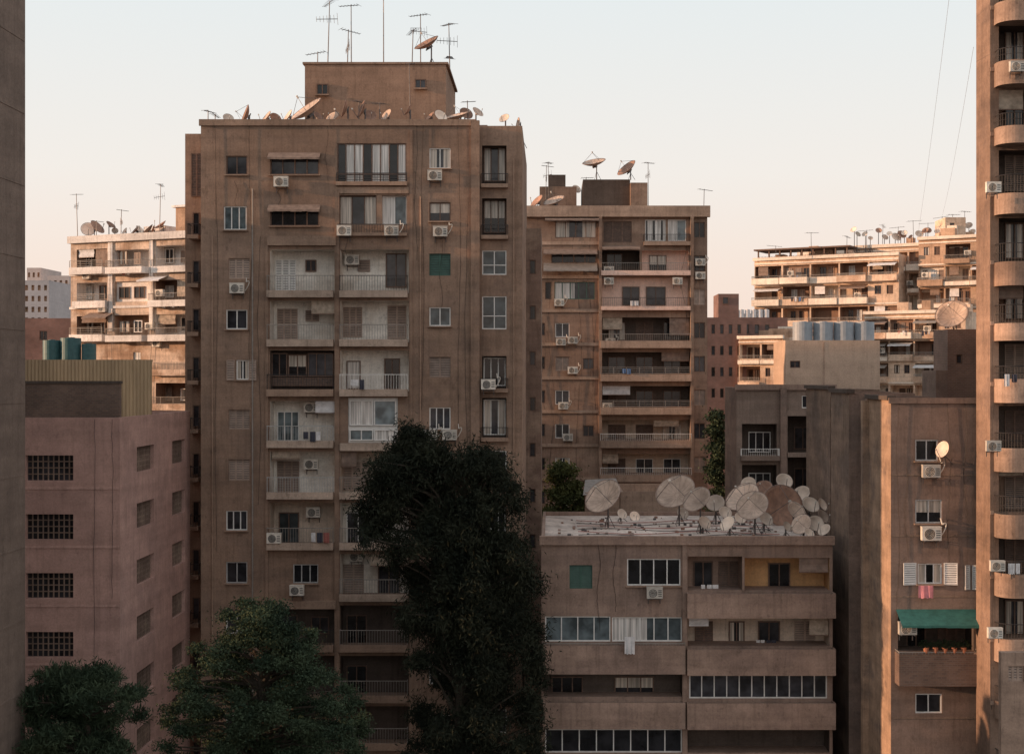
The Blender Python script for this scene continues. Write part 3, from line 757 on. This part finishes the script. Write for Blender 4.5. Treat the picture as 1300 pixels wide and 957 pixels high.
o=MB(); x0=X(-10,79); x1=X(193,79); zt=Z(457,79)-roofD; n=int((x1-x0)/.2)
for i in range(n):
    a=x0+(x1-x0)*i/n; c=x0+(x1-x0)*(i+1)/n; m=(a+c)/2
    for p0,p1,q0,q1 in ((a,m,0,.06),(m,c,.06,0)): o.quad((p0-x0,q0,0),(p1-x0,q1,0),(p1-x0,q1,zt),(p0-x0,q0,zt),'yel')
o.box(0,x1-x0,.1,.15,zt-.1,zt+.02,'yel')
w=mk('corrugated_fence',o.mesh('corrugated_fence'),None,(x0,79,roofD)); top(w,'ochre corrugated sheet metal screen around the roof','fence')

# ============================================================ E near left tower
E=Bld('apartment_tower','plain grey-brown rendered tower wall standing close by','apartment building',30,-600)
ex=X(32,60)-E.xc
w=E.w
E.facade(lambda u,d,z:(ex-d,u,z),0,30,0,Z(-60,57),[],'E')
zt=Z(-60,57)
w.quad((ex-18,30,0),(ex,30,0),(ex,30,zt),(ex-18,30,zt),'E'); w.quad((ex-18,0,0),(ex,0,0),(ex,0,zt),(ex-18,0,zt),'E'); w.quad((ex-18,0,0),(ex-18,30,0),(ex-18,30,zt),(ex-18,0,zt),'E'); w.quad((ex-18,0,zt),(ex,0,zt),(ex,30,zt),(ex-18,30,zt),'E')
for i in range(16):
    z=1.5+i*3.05; w.box(ex-.02,ex+.02,0,29.9,z,z+.08,'E')
E.done()
shade_tower=Bld('apartment_tower','plain brown apartment tower further along the street','apartment building',67,-700)  # unseen tower added, its height set to shade the lower facades
zt=39.8
for i in range(11):
    for q in range(4): shade_tower.open.append((-9+q*5,-6.6+q*5,3+i*3.1,4.6+i*3.1,.2,'dark'))
xr=-42-shade_tower.xc
sr=[(2+q*6,4.4+q*6,3+i*3.1,4.6+i*3.1,.2,'dark') for i in range(11) for q in range(6)]
shade_tower.bodym(xr-20,xr,zt,40,'A',sideR=sr); shade_tower.done()

# ============================================================ F low dish building
Fb=Bld('low_apartment_building','low taupe apartment building with flat roof crowded by satellite dishes','apartment building',77,872)
Fb.win(723,752,717,747,'shutg','wood',2); Fb.win(796,864,709,743,'dark','white',4,bar=.0,sill=True)
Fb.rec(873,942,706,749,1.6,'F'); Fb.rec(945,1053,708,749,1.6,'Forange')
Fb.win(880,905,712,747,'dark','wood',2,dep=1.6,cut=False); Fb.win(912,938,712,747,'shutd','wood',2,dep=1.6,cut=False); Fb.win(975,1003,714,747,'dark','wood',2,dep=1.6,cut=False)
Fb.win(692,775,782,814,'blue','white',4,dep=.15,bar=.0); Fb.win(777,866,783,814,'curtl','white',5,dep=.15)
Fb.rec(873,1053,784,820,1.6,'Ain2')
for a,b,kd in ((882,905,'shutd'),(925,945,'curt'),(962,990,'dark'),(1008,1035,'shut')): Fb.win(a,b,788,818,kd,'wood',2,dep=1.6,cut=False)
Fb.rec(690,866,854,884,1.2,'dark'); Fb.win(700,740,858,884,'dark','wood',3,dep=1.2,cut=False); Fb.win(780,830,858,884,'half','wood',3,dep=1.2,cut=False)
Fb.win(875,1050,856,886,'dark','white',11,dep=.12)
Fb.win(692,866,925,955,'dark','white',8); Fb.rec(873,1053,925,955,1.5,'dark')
_,_,_,_,roofF=Fb.body(687,1057,687,17,'F',par=.25,roof='Ftop')
Fb.band(685,1059,680,691,.22,'Fband')
Fb.balcony(871,1058,749,751,782,.7,'Fband'); Fb.balcony(871,1058,819,821,854,.7,'Fband'); Fb.balcony(689,869,814,817,853,.55,'Fband'); Fb.balcony(871,1058,887,889,922,.7,'Fband'); Fb.balcony(689,869,887,889,922,.55,'Fband')
Fb.band(866,872,691,1000,.15,'F'); Fb.band(942,945,706,749,.1,'F')
Fb.blind(1015,1052,708,726,'awn'); Fb.blind(1028,1052,784,806,'blindc'); Fb.blind(875,900,784,795,'whitec')
for px,a,b in ((760,691,800),(780,691,776),(868,691,900)): Fb.cable(px,a,b,r=.012)
Fb.done()
zR=roofF
ac(831,752,77,hose=False); cloth(793,806,808,830,76.2,'whitec','pale cloth hanging over the balcony parapet')
laundry(960,812,78,4,31,8,12); laundry(890,742,77.6,3,32,8,10)
FD=[(765,629,86,50,-38,38,'tan'),(857,623,87,52,-30,42,'tan'),(884,633,83,38,-40,40,'tan'),(908,638,88,24,-15,35,'pale'),(942,630,91,46,-45,45,'tan'),(955,641,82,42,-28,36,'tan'),(996,610,92,22,10,35,'pale'),(994,642,88,56,15,20,'rust'),
(921,650,85,18,20,35,'pale'),(895,663,83,18,30,30,'pale'),(923,664,81,22,-50,35,'pale'),(1012,648,84,28,35,35,'tan'),(1030,640,88,24,20,40,'pale'),(1017,665,80,28,-40,30,'tan'),(1036,664,81,22,10,30,'pale'),(1045,640,86,18,50,30,'pale'),(1028,676,79,14,30,40,'pale'),(1046,672,79,18,-50,40,'pale'),(1017,626,93,24,-35,40,'pale'),(973,658,84,20,30,35,'pale'),(950,614,94,20,-20,30,'pale'),(790,652,90,14,30,30,'pale'),(867,651,91,16,20,30,'pale'),(806,655,91,14,20,30,'pale'),(1046,655,84,20,45,35,'tan'),(968,620,94,26,-30,40,'rust'),(940,657,88,16,20,30,'pale'),(1000,668,80,14,40,30,'pale')]
for px,py,D,d_,az,el,k in FD: dish(px,py,D,d_,az,el,zR,k)
o=MB()
for i in range(140):
    x=random.uniform(.8,14.5); y=random.uniform(.8,15); s=random.uniform(.04,.22); o.box(x,x+s,y,y+s,0,s*.6,random.choice(['rubble','steel','dishr']))
w=mk('rubble',o.mesh('rubble'),None,(X(687,77),77,zR+.004)); w['kind']='stuff'; w['label']='scattered bits of rubble on the flat roof'; 
for i in range(7):
    o=MB(); pts=[]; a=random.uniform(0,3)
    for t in range(14): pts.append((2+t*.9,3+i*1.6+math.sin(t*.7+a)*.8,.03))
    o.tube(pts,.02,4,'iron' if i%2 else 'redc'); w=mk('cable',o.mesh('cable'),None,(X(690,77),77,zR+.01)); top(w,'thin loose cable lying across the flat roof','cable','loose cables on the roof')
q=Bld('shed','small rooftop shed with tilted corrugated roof','shed',96,765)
q.body(743,786,625,2,'Bslab'); q.w.quad((q.x(740),-.3,q.z(628)),(q.x(788),-.3,q.z(624)),(q.x(784),2.3,q.z(610)),(q.x(744),2.3,q.z(612)),'rail'); q.done()
q=Bld('low_building','low beige flat roofed building behind the dishes','building',104,820)
q.win(800,815,650,665,'dark','wood',2); q.body(788,885,624,8,'Bslab'); q.done()

# ============================================================ G right mid
G=Bld('apartment_building','rough brown rendered building with weathered stepped side wall','apartment building',70,1185)
G.win(1162,1191,558,585,'dark','alu',2,sill=True); G.win(1162,1196,634,664,'half','alu',2,sill=True); G.win(1165,1196,715,741,'curt','white',3,sill=True)
G.rec(1140,1236,780,826,1.4,'dark'); G.win(1150,1175,790,824,'dark','wood',2,dep=1.4,cut=False); G.win(1190,1225,786,824,'shutd','wood',3,dep=1.4,cut=False)
G.win(1162,1196,880,905,'dark','white',2)
xr=G.x(1243); zt=G.z(508)
_,_,_,_,roofG=G.body(1131,1243,508,5.4,'G',kL='Gwarm',roof='Ftop')
G.bodym(17.3-G.xc,xr-1,Z(503,76),2.9,'G',y0=5.45,roof='Ftop')           # recessed bay
G.bodym(16.45-G.xc,xr-1,Z(499,79),5,'G',y0=8.4,kL='Gside',roof='Ftop')    # projecting slab
G.bodym(17.0-G.xc,xr-1.1,Z(497,84),2.5,'G',y0=13.45,kL='G',roof='Ftop')
G.bodym(16.9-G.xc,xr-1.2,Z(494,88),8,'Gside',y0=16,roof='Ftop')
for (xl,u0,u1,zz) in ((G.x(1131),.2,5.3,zt),(16.45-G.xc,8.3,13.5,Z(499,79)),(16.9-G.xc,15.9,24.1,Z(494,88))):
    G.w.box(xl-.14,xl+.3,u0,u1,zz+.003,zz+.22,'dark')
G.w.box(G.x(1131)-.3,G.x(1131)+.1,4.9,5.42,0,zt-.1,'Gwarm')
G.band(1128,1244,505,512,.12,'G'); G.balcony(1136,1239,823,826,866,.9,'brickd'); G.awning(1137,1238,773,790,1.3,'awng')
G.leaf(1146,1163,714,742,.15,0); G.leaf(1198,1215,714,742,-.15,0)
G.leaf(1224,1231,717,748,.3,0); G.leaf(1234,1241,717,748,-.3,0)
for i in range(6):
    y=547+i*77; G.band(1131,1243,y+55,y+57,.02,'Gside')
for px,a,b in ((1140,512,780),(1205,512,720),(1150,590,700),(1225,512,660)): G.cable(px,a,b)
G.done()
ac(1182,598,70,True); ac(1182,677,70,True,1.1); ac(1152,797,69.6)
cloth(1166,1185,743,759,69.5,'pinkc','pink towel drying under the white shuttered window')
dish(1196,570,69.4,22,-60,20,Z(590,69.4),'pale',label='small pale satellite dish bracketed beside a window')
for px in (1178,1190,1202,1214,1226):
    D_=68.9; o=mk('potted_plant',None,None,(X(px,D_),D_+.35,Z(830,D_))); top(o,'leafy potted plant on the brick balcony ledge','plant','potted plants on the balcony')
    b=MB(); b.cyl((0,0,0),(0,0,.25),.1,.14,10,'terra'); mk('pot',b.mesh('pot'),o); b=MB()
    for i in range(60):
        d_=Vector((random.gauss(0,1),random.gauss(0,1),random.uniform(.2,1.5))).normalized()*random.uniform(.15,.42); s=.06
        c=d_+Vector((0,0,.25)); b.quad((c.x-s,c.y,c.z),(c.x,c.y-s,c.z+s),(c.x+s,c.y,c.z),(c.x,c.y+s,c.z-s),'leafg')
    mk('foliage',b.mesh('foliage'),o)
q=Bld('rooftop_stair_tower','brown brick stair tower block with flat top','building',82,1218)
q.win(1214,1222,450,462,'dark','wood',1); q.body(1203,1248,418,3,'brickb'); q.body(1188,1203,470,3,'G'); q.done()
dish(1208,398,83,42,-32,35,Z(418,82)-.4,'tan')

# ============================================================ H, I
I=Bld('apartment_building','dark grey-brown rendered building with white framed balconies','apartment building',105,985)
for r in (0,1,2): 
    a=540+r*52
    I.rec(942,986,a-2,a+38,1.5,'dark'); I.rec(1000,1040,a-12,a+36,2.2,'dark')
    I.win(950,978,a+8,a+34,'dark','white',3,dep=1.5,cut=False); I.win(1008,1030,a+2,a+30,'dark','wood',2,dep=2.2,cut=False)
I.win(1018,1034,502,518,'dark','white',2)
I.body(935,1060,492,7,'I',roof='Bslab',kL='G')
for r in (0,1,2):
    a=540+r*52; I.balcony(940,988,a+29,a+38,a+44,.7,'I','rail','white'); I.balcony(999,1041,a+33,a+34,a+40,.3,'I','rail','rail')
I.band(933,1062,488,495,.2,'F'); I.band(990,998,492,700,.3,'G')
I.done()
Hh=Bld('rooftop_building','plain sandy block carrying grey water tanks','building',113,1057)
Hh.win(1003,1016,458,467,'dark','wood',2); _,_,_,_,rH=Hh.body(997,1117,432,6,'H'); Hh.band(1045,1047,434,492,.03,'Bslab'); Hh.done()
for px in (1019,1045,1071,1097): tank(X(px,115),115,rH,.81,Z(409,115)-rH)
K=Bld('apartment_building','dark red brick apartment building with tanks on its roof','apartment building',160,930)
for j in range(6):
    for i in range(4): K.win(903+i*11,908+i*11,412+j*27,424+j*27,'dark','wood',1)
_,_,_,_,rK=K.body(897,948,403,12,'brick'); hut(K,912,938,373,164,5,rK,'brick')
K.winm('F',K.x(921,4),Z(386,164),.7,.8,3.97,'dark','wood',1); K.done()
K2=Bld('apartment_building','long brick building with row of roof tanks','building',172,965)
for j in range(4):
    for i in range(3): K2.win(945+i*13,951+i*13,412+j*25,424+j*25,'dark','wood',1)
_,_,_,_,rK2=K2.body(925,1000,403,12,'brick'); K2.done()
for px in range(917,981,8): tank(X(px,174),174,min(rK,rK2)+.1,.34,Z(389,174)-rK2,'whitec')

# ============================================================ J cream complex
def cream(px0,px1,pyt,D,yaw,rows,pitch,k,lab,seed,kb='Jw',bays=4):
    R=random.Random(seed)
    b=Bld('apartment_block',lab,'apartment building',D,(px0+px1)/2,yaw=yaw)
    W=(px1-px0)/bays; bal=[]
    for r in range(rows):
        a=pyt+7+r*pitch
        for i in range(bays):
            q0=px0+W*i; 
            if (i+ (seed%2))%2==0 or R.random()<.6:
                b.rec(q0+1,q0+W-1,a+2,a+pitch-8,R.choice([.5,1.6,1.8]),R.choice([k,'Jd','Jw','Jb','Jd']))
                dp=b.open[-1][4]
                for t in (.1,.4,.7): 
                    if R.random()<.8: b.win(q0+W*t,q0+W*(t+R.uniform(.14,.24)),a+6,a+pitch-8,R.choice(['dark','shutd','shut','dark','curt','shutw']),'wood',2,dep=dp,cut=False)
                bal.append((q0+.5,q0+W-.5,a+pitch-12,a+pitch-6-R.choice([0,3]),a+pitch-1,R.choice([.5,.8,1.0,1.3]),R.choice([k,kb,kb]),R.choice(['rail','h'])))
                if R.random()<.3: t0=R.uniform(.05,.5); b.blind(q0+W*t0,q0+W*(t0+.35),a+2,a+R.uniform(8,14),R.choice(['blindc','awn','whitec']),y=.25)
            else:
                b.win(q0+W*.2,q0+W*.42,a+4,a+15,R.choice(['dark','shut','curt']),'wood',2); b.win(q0+W*.6,q0+W*.82,a+4,a+15,R.choice(['dark','shutd','curt']),'wood',2)
            if R.random()<.22 and r<7: 
                px=q0+W*R.random()
                ac(px,a+14,b.faceD(px) if yaw else D,yaw=yaw,sc=1)
            if R.random()<.15 and r<6:
                px=q0+W*R.random()*.6; laundry(px,a+pitch-11,0,3,int(px),2.6,6,b,1.35)
    out=b.body(px0,px1,pyt,13,k)
    for t in bal:
        b.balcony(t[0],t[1],t[2],t[3],t[4],t[5],t[6],t[7],'rail')
        if R.random()<.2 : b.awning(t[0]+1,t[1]-1,t[2]-12,t[2]-8,1.2,R.choice(['awn','whitec','rail']))
    for r in range(rows): b.band(px0,px1,pyt+5+r*pitch,pyt+7+r*pitch,.15,kb)
    b.band(px0-1,px1+1,pyt-2,pyt+2,.4,kb)
    for i in range(6):
        a=R.uniform(px0+5,px1-25); w_=R.uniform(6,22); hut(b,a,a+w_,pyt-R.uniform(4,15),D+3+i*1.5,1.4,out[4],R.choice([k,'Jb',kb]))
    return b,out
YW=-.52
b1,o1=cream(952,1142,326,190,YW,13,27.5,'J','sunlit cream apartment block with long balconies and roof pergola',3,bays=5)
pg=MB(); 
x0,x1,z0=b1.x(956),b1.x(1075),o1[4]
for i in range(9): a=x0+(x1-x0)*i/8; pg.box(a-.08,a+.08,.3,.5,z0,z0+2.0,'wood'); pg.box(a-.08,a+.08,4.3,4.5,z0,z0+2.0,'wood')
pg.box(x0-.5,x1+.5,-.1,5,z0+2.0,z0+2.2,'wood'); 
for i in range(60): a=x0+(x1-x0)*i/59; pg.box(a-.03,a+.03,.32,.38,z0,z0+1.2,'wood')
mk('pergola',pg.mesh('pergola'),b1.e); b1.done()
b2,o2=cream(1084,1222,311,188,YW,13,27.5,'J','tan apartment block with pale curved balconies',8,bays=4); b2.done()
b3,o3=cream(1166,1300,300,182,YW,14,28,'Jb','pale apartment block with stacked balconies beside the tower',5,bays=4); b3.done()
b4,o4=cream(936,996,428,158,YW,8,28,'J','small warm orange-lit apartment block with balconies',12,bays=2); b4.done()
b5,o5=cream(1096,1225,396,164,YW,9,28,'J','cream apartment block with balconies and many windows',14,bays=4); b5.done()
R=random.Random(4)
for i in range(22):
    px=1085+i*7.2+R.uniform(-3,3); dish(px,R.uniform(290,303)-(6 if px>1190 else 0),190,R.uniform(6,13),R.uniform(-60,30),35,o2[4],R.choice(['pale','tan','rust']))
for px,py in ((1120,286),(1160,280),(1195,275),(1030,295),(1225,268),(1140,288),(1178,283),(985,312),(1075,300),(1100,292),(1210,272)): antenna(px,py,190,o2[4],1,random.uniform(0,3),2,6)
q=Bld('rooftop_stair_tower','sunlit stair tower on a flat roof','building',188,1212); q.win(1206,1212,283,289,'dark','wood',1); q.body(1200,1226,276,5,'J'); q.done()

# ============================================================ L right tower
Lt=Bld('apartment_tower','brown stucco tower with rounded iron railed balconies','apartment building',67,1330)
tops=[-92,-12,66,148,225,311,388,465,549,628,709,789,869,949]
R=random.Random(6)
for i,t in enumerate(tops):
    Lt.rec(1268,1330,t-34,t+22,1.5,'dark' if i%3 else 'B'); Lt.win(1275,1300,t-28,t+18,R.choice(['dark','shutd','curt','shut']),'wood',2,dep=1.5,cut=False)
    Lt.win(1350,1380,t-28,t+2,'dark','wood',2)
    if i in (3,6,9): Lt.blind(1268,1300,t-34,t-R.choice([10,18,24]),R.choice(['blindc','awn']))
Lt.body(1257,1440,-170,2.2,'L')
for i,t in enumerate(tops):
    h_=R.choice([16,19,23]); Lt.rbalcony(1262,1332,t,t+h_,t+h_+R.choice([22,26,30]),R.choice([.8,1.0,1.1]),R.choice(['Lb','Lb','L'])); Lt.band(1257,1261.5,t+20,t+25,.06,'Lb')
Lt.bodym(X(1242,84)-Lt.xc,Lt.x(1440),Lt.z(-165),15,'L',y0=2.25,zb=0)
Lt.cable(1259,-100,900,amp=.04)
Lt.done()
for px,py in ((1261,238),(1291,85),(1261,566),(1266,718),(1263,803)): ac(px,py,66.0,sc=.78)
laundry(1275,475,65.8,2,41,8,14); laundry(1280,715,65.8,2,42,8,14)
q=Bld('kiosk_roof','pale beige rooftop enclosure at the tower foot','building',60,1300); q.win(1280,1300,845,865,'shut','wood',3); q.body(1271,1345,828,.35,'Lb',par=.1); q.done()

# ============================================================ roof things on A
zA=roofA
AD=[(310,146,92,28,-70,20,'rust'),(388,138,90,46,-55,50,'tan'),(436,138,88,24,-80,15,'rust'),(458,139,88,24,-72,20,'rust'),(580,146,90,30,-40,68,'tan'),(607,142,89,16,50,40,'tan'),(517,140,88,16,-80,30,'rust'),(657,157,90,16,-75,10,'tan'),(337,149,91,20,-60,35,'tan'),(405,148,89,16,60,40,'rust'),(592,144,93,18,30,30,'rust'),(470,146,89,16,20,30,'rust'),(490,146,89,18,-50,30,'tan'),(350,150,93,16,40,30,'rust'),(422,148,91,18,-30,40,'tan'),(545,148,89,16,-60,40,'rust'),(365,147,88,18,-60,30,'pale'),(290,150,90,14,30,30,'pale'),(560,147,88,18,40,30,'pale'),(640,150,91,14,-30,35,'pale')]
for px,py,D,d_,az,el,k in AD: dish(px,py,D,d_,az,el,zA,k)
zP=Z(79,92)
dish(541,54,94,34,-50,55,zP,'rust')
for px,py,bo in ((416,2,2),(446,6,1),(441,38,3),(487,-12,2),(523,38,1),(534,18,2),(571,30,3),(403,66,1)): antenna(px,py,94,zP,bo,random.uniform(0,3),1.4,7)
for px,py in ((272,145),(264,140),(595,128),(455,128),(483,130)): antenna(px,py,90,zA,1,random.uniform(0,3),.9,6,.2)
antenna(521,80,89,zA,1,0,.6,4,.15)
tank(X(624,90),90,zA,.42,1.6,'Bslab','horizontal dusty metal water tank on the roof edge',True)
o=MB(); R=random.Random(8)
for i in range(28):
    px=R.uniform(540,650) if i<16 else R.uniform(262,380); s=R.uniform(.2,.6); x=X(px,88); y=R.uniform(88,91); o.box(x,x+s*1.4,y,y+s,0,s*2+.3,R.choice(['Bslab','rubble','Aband','wood']))
w=mk('roof_junk',o.mesh('roof_junk'),None,(0,0,roofA)); w['kind']='stuff'; w['label']='piled boxes and masonry scraps on the tower roof'
for px,py,D,d_,az,el,k in ((754,205,127,30,-30,68,'tan'),(795,213,127,28,-60,45,'rust'),(703,254,126,28,-40,60,'tan'),(681,255,126,20,-60,40,'rust'),(732,240,130,12,30,30,'pale')): dish(px,py,D,d_,az,el,roofB if px<740 else Z(230,128),k)
for px,py in ((692,210),(823,206),(697,206),(745,225)): antenna(px,py,129,roofB,2,random.uniform(0,3),1.1,6)
antenna(893,240,127,roofB,1,.3,1.3,7)
tank(X(708,127),127,roofB,.9,1.5,'Bslab','dusty brown rooftop water tank')
R=random.Random(19)
for px in (112,124,141,146,158,171,178,186,193,203): dish(px,290+R.uniform(-6,4),135,R.uniform(8,21),R.choice([-60,-75,70,-50,20]),R.uniform(15,55),roofC,R.choice(['tan','pale','rust','rust']))
for px,py in ((99,246),(122,280),(153,266),(202,234)): antenna(px,py,134,roofC,2,random.uniform(0,3),1.1,6)
for (a,b,c,d_,D1,D2) in ((1206,-10,1160,330,66,186),(1236,60,1195,278,66,186)):
    P0=Vector((X(a,D1),D1,Z(b,D1))); P1=Vector((X(c,D2),D2,Z(d_,D2))); pts=[]
    for t in range(21):
        t/=20; p=P0.lerp(P1,t); p.z-=4*t*(1-t)*.8; pts.append(tuple(p))
    o=MB(); o.tube(pts,.007,4,'rail'); w=mk('overhead_wire',o.mesh('overhead_wire')); top(w,'thin dark overhead wire strung between rooftops','wire','overhead wires')

# ============================================================ trees
nl=0
rows=[(546,506,536),(560,494,575),(572,482,620),(584,468,645),(602,456,658),(622,448,666),(645,447,670),(668,453,674),(690,472,678),(710,488,683),(735,497,687),(765,504,690),(805,512,690),(860,516,692),(910,512,696),(960,508,700)]
ex_=[(520,562,17),(548,576,20),(575,584,20),(602,588,20),(628,600,20),(645,618,20),(655,642,18),(500,590,20),(478,612,18),(466,640,18),(480,665,18),(530,610,26),(570,625,28),(610,640,28),(500,640,24),(540,670,28),(590,690,28),(635,680,24),(560,730,28),(610,750,28),(650,730,22),(530,780,24),(580,800,30),(640,800,28),(520,730,20)]
nl+=tree('casuarina_tree','tall dark feathery casuarina tree in front of the tower',73,585,outline(rows,200,12,23,1.1,3,ex_),17,72,.3,.06,'leafd',.9,.28,rref=.75)
rows=[(760,305,345),(775,280,370),(797,260,390),(822,238,402),(844,218,425),(872,205,450),(960,195,470)]
nl+=tree('broadleaf_tree','bushy green broadleaf tree at the foot of the tower',64,330,outline(rows,150,9,19,.6,5),34,70,.14,.065,'leafg',.2,.24,rref=.7)
rows=[(848,58,72),(856,45,155),(866,32,166),(882,26,172),(960,22,180)]
nl+=tree('broadleaf_tree','low green tree crown beside the pink building',60,110,outline(rows,70,9,17,.6,9),30,60,.3,.05,'leafg',-.6,.22,rref=.6)
rows=[(592,700,722),(605,694,738),(630,690,748),(660,690,752),(700,690,750)]
nl+=tree('broadleaf_tree','olive green tree between the apartment buildings',112,715,outline(rows,48,8,14,.8,4),24,46,.26,.15,'leafo',.2,.3,rref=.75)
rows=[(522,905,914),(540,900,918),(570,900,919),(620,900,920),(680,900,925)]
nl+=tree('broadleaf_tree','green tree squeezed beside the brown tower',118,910,outline(rows,34,6,11,.9,6),20,44,.26,.15,'leafg',.2,.3,rref=.6)
print('leaves',nl)

# ============================================================ ground, sky, light, camera
g=MB(); g.quad((-3000,-600,0),(3000,-600,0),(3000,5000,0),(-3000,5000,0),'ground'); o=mk('ground',g.mesh('ground')); o['kind']='structure'

EL=math.radians(8.5); az=Vector((-.996,-.085,0)).normalized()
sd=Vector((az.x*math.cos(EL),az.y*math.cos(EL),math.sin(EL)))
w=bpy.data.worlds.new('World'); bpy.context.scene.world=w; w.use_nodes=True; nt=w.node_tree
bg=nt.nodes['Background']; sky=N(nt,'ShaderNodeTexSky',sky_type='NISHITA'); sky.sun_disc=False
sky.sun_elevation=EL; sky.sun_rotation=math.atan2(az.x,az.y)%(2*math.pi); sky.dust_density=2.0; sky.air_density=1.0; sky.ozone_density=1.0
tc=N(nt,'ShaderNodeTexCoord'); sp=N(nt,'ShaderNodeSeparateXYZ'); nt.links.new(tc.outputs['Generated'],sp.inputs[0])
rp=N(nt,'ShaderNodeValToRGB'); nt.links.new(sp.outputs[2],rp.inputs[0]); cr=rp.color_ramp
pts=[(0.0,(.96,.74,.63)),(.07,(.97,.81,.715)),(.14,(.93,.875,.82)),(.26,(.83,.875,.88)),(.6,(.74,.76,.78)),(1,(.63,.67,.72))]
cr.elements[0].position=0; cr.elements[0].color=(*pts[0][1],1); cr.elements[1].position=1; cr.elements[1].color=(*pts[-1][1],1)
for p_,c_ in pts[1:-1]:
    e=cr.elements.new(p_); e.color=(*c_,1)
sc=N(nt,'ShaderNodeVectorMath',operation='SCALE'); nt.links.new(rp.outputs[0],sc.inputs[0]); sc.inputs['Scale'].default_value=10
mx=N(nt,'ShaderNodeMix',data_type='RGBA'); mx.inputs[0].default_value=.9
nt.links.new(sky.outputs[0],mx.inputs[6]); nt.links.new(sc.outputs[0],mx.inputs[7]); nt.links.new(mx.outputs[2],bg.inputs[0]); bg.inputs[1].default_value=.105
L=bpy.data.lights.new('sun','SUN'); L.energy=5; L.angle=math.radians(.5); L.color=(1,.6,.36)
lo_=bpy.data.objects.new('sun',L); col.objects.link(lo_); lo_.rotation_euler=(-sd).to_track_quat('-Z','Y').to_euler(); lo_.location=(0,0,80)
cam=bpy.data.cameras.new('camera'); co=bpy.data.objects.new('camera',cam); col.objects.link(co); co.location=(0,0,H); co.rotation_euler=(math.pi/2,0,0)
cam.sensor_width=36; cam.lens=36*F/1300; cam.shift_x=(650-VX)/1300; cam.clip_end=6000; cam.clip_start=.5
bpy.context.scene.camera=co
s=bpy.context.scene; s.view_settings.view_transform='Standard'; s.view_settings.look='None'; s.view_settings.exposure=0
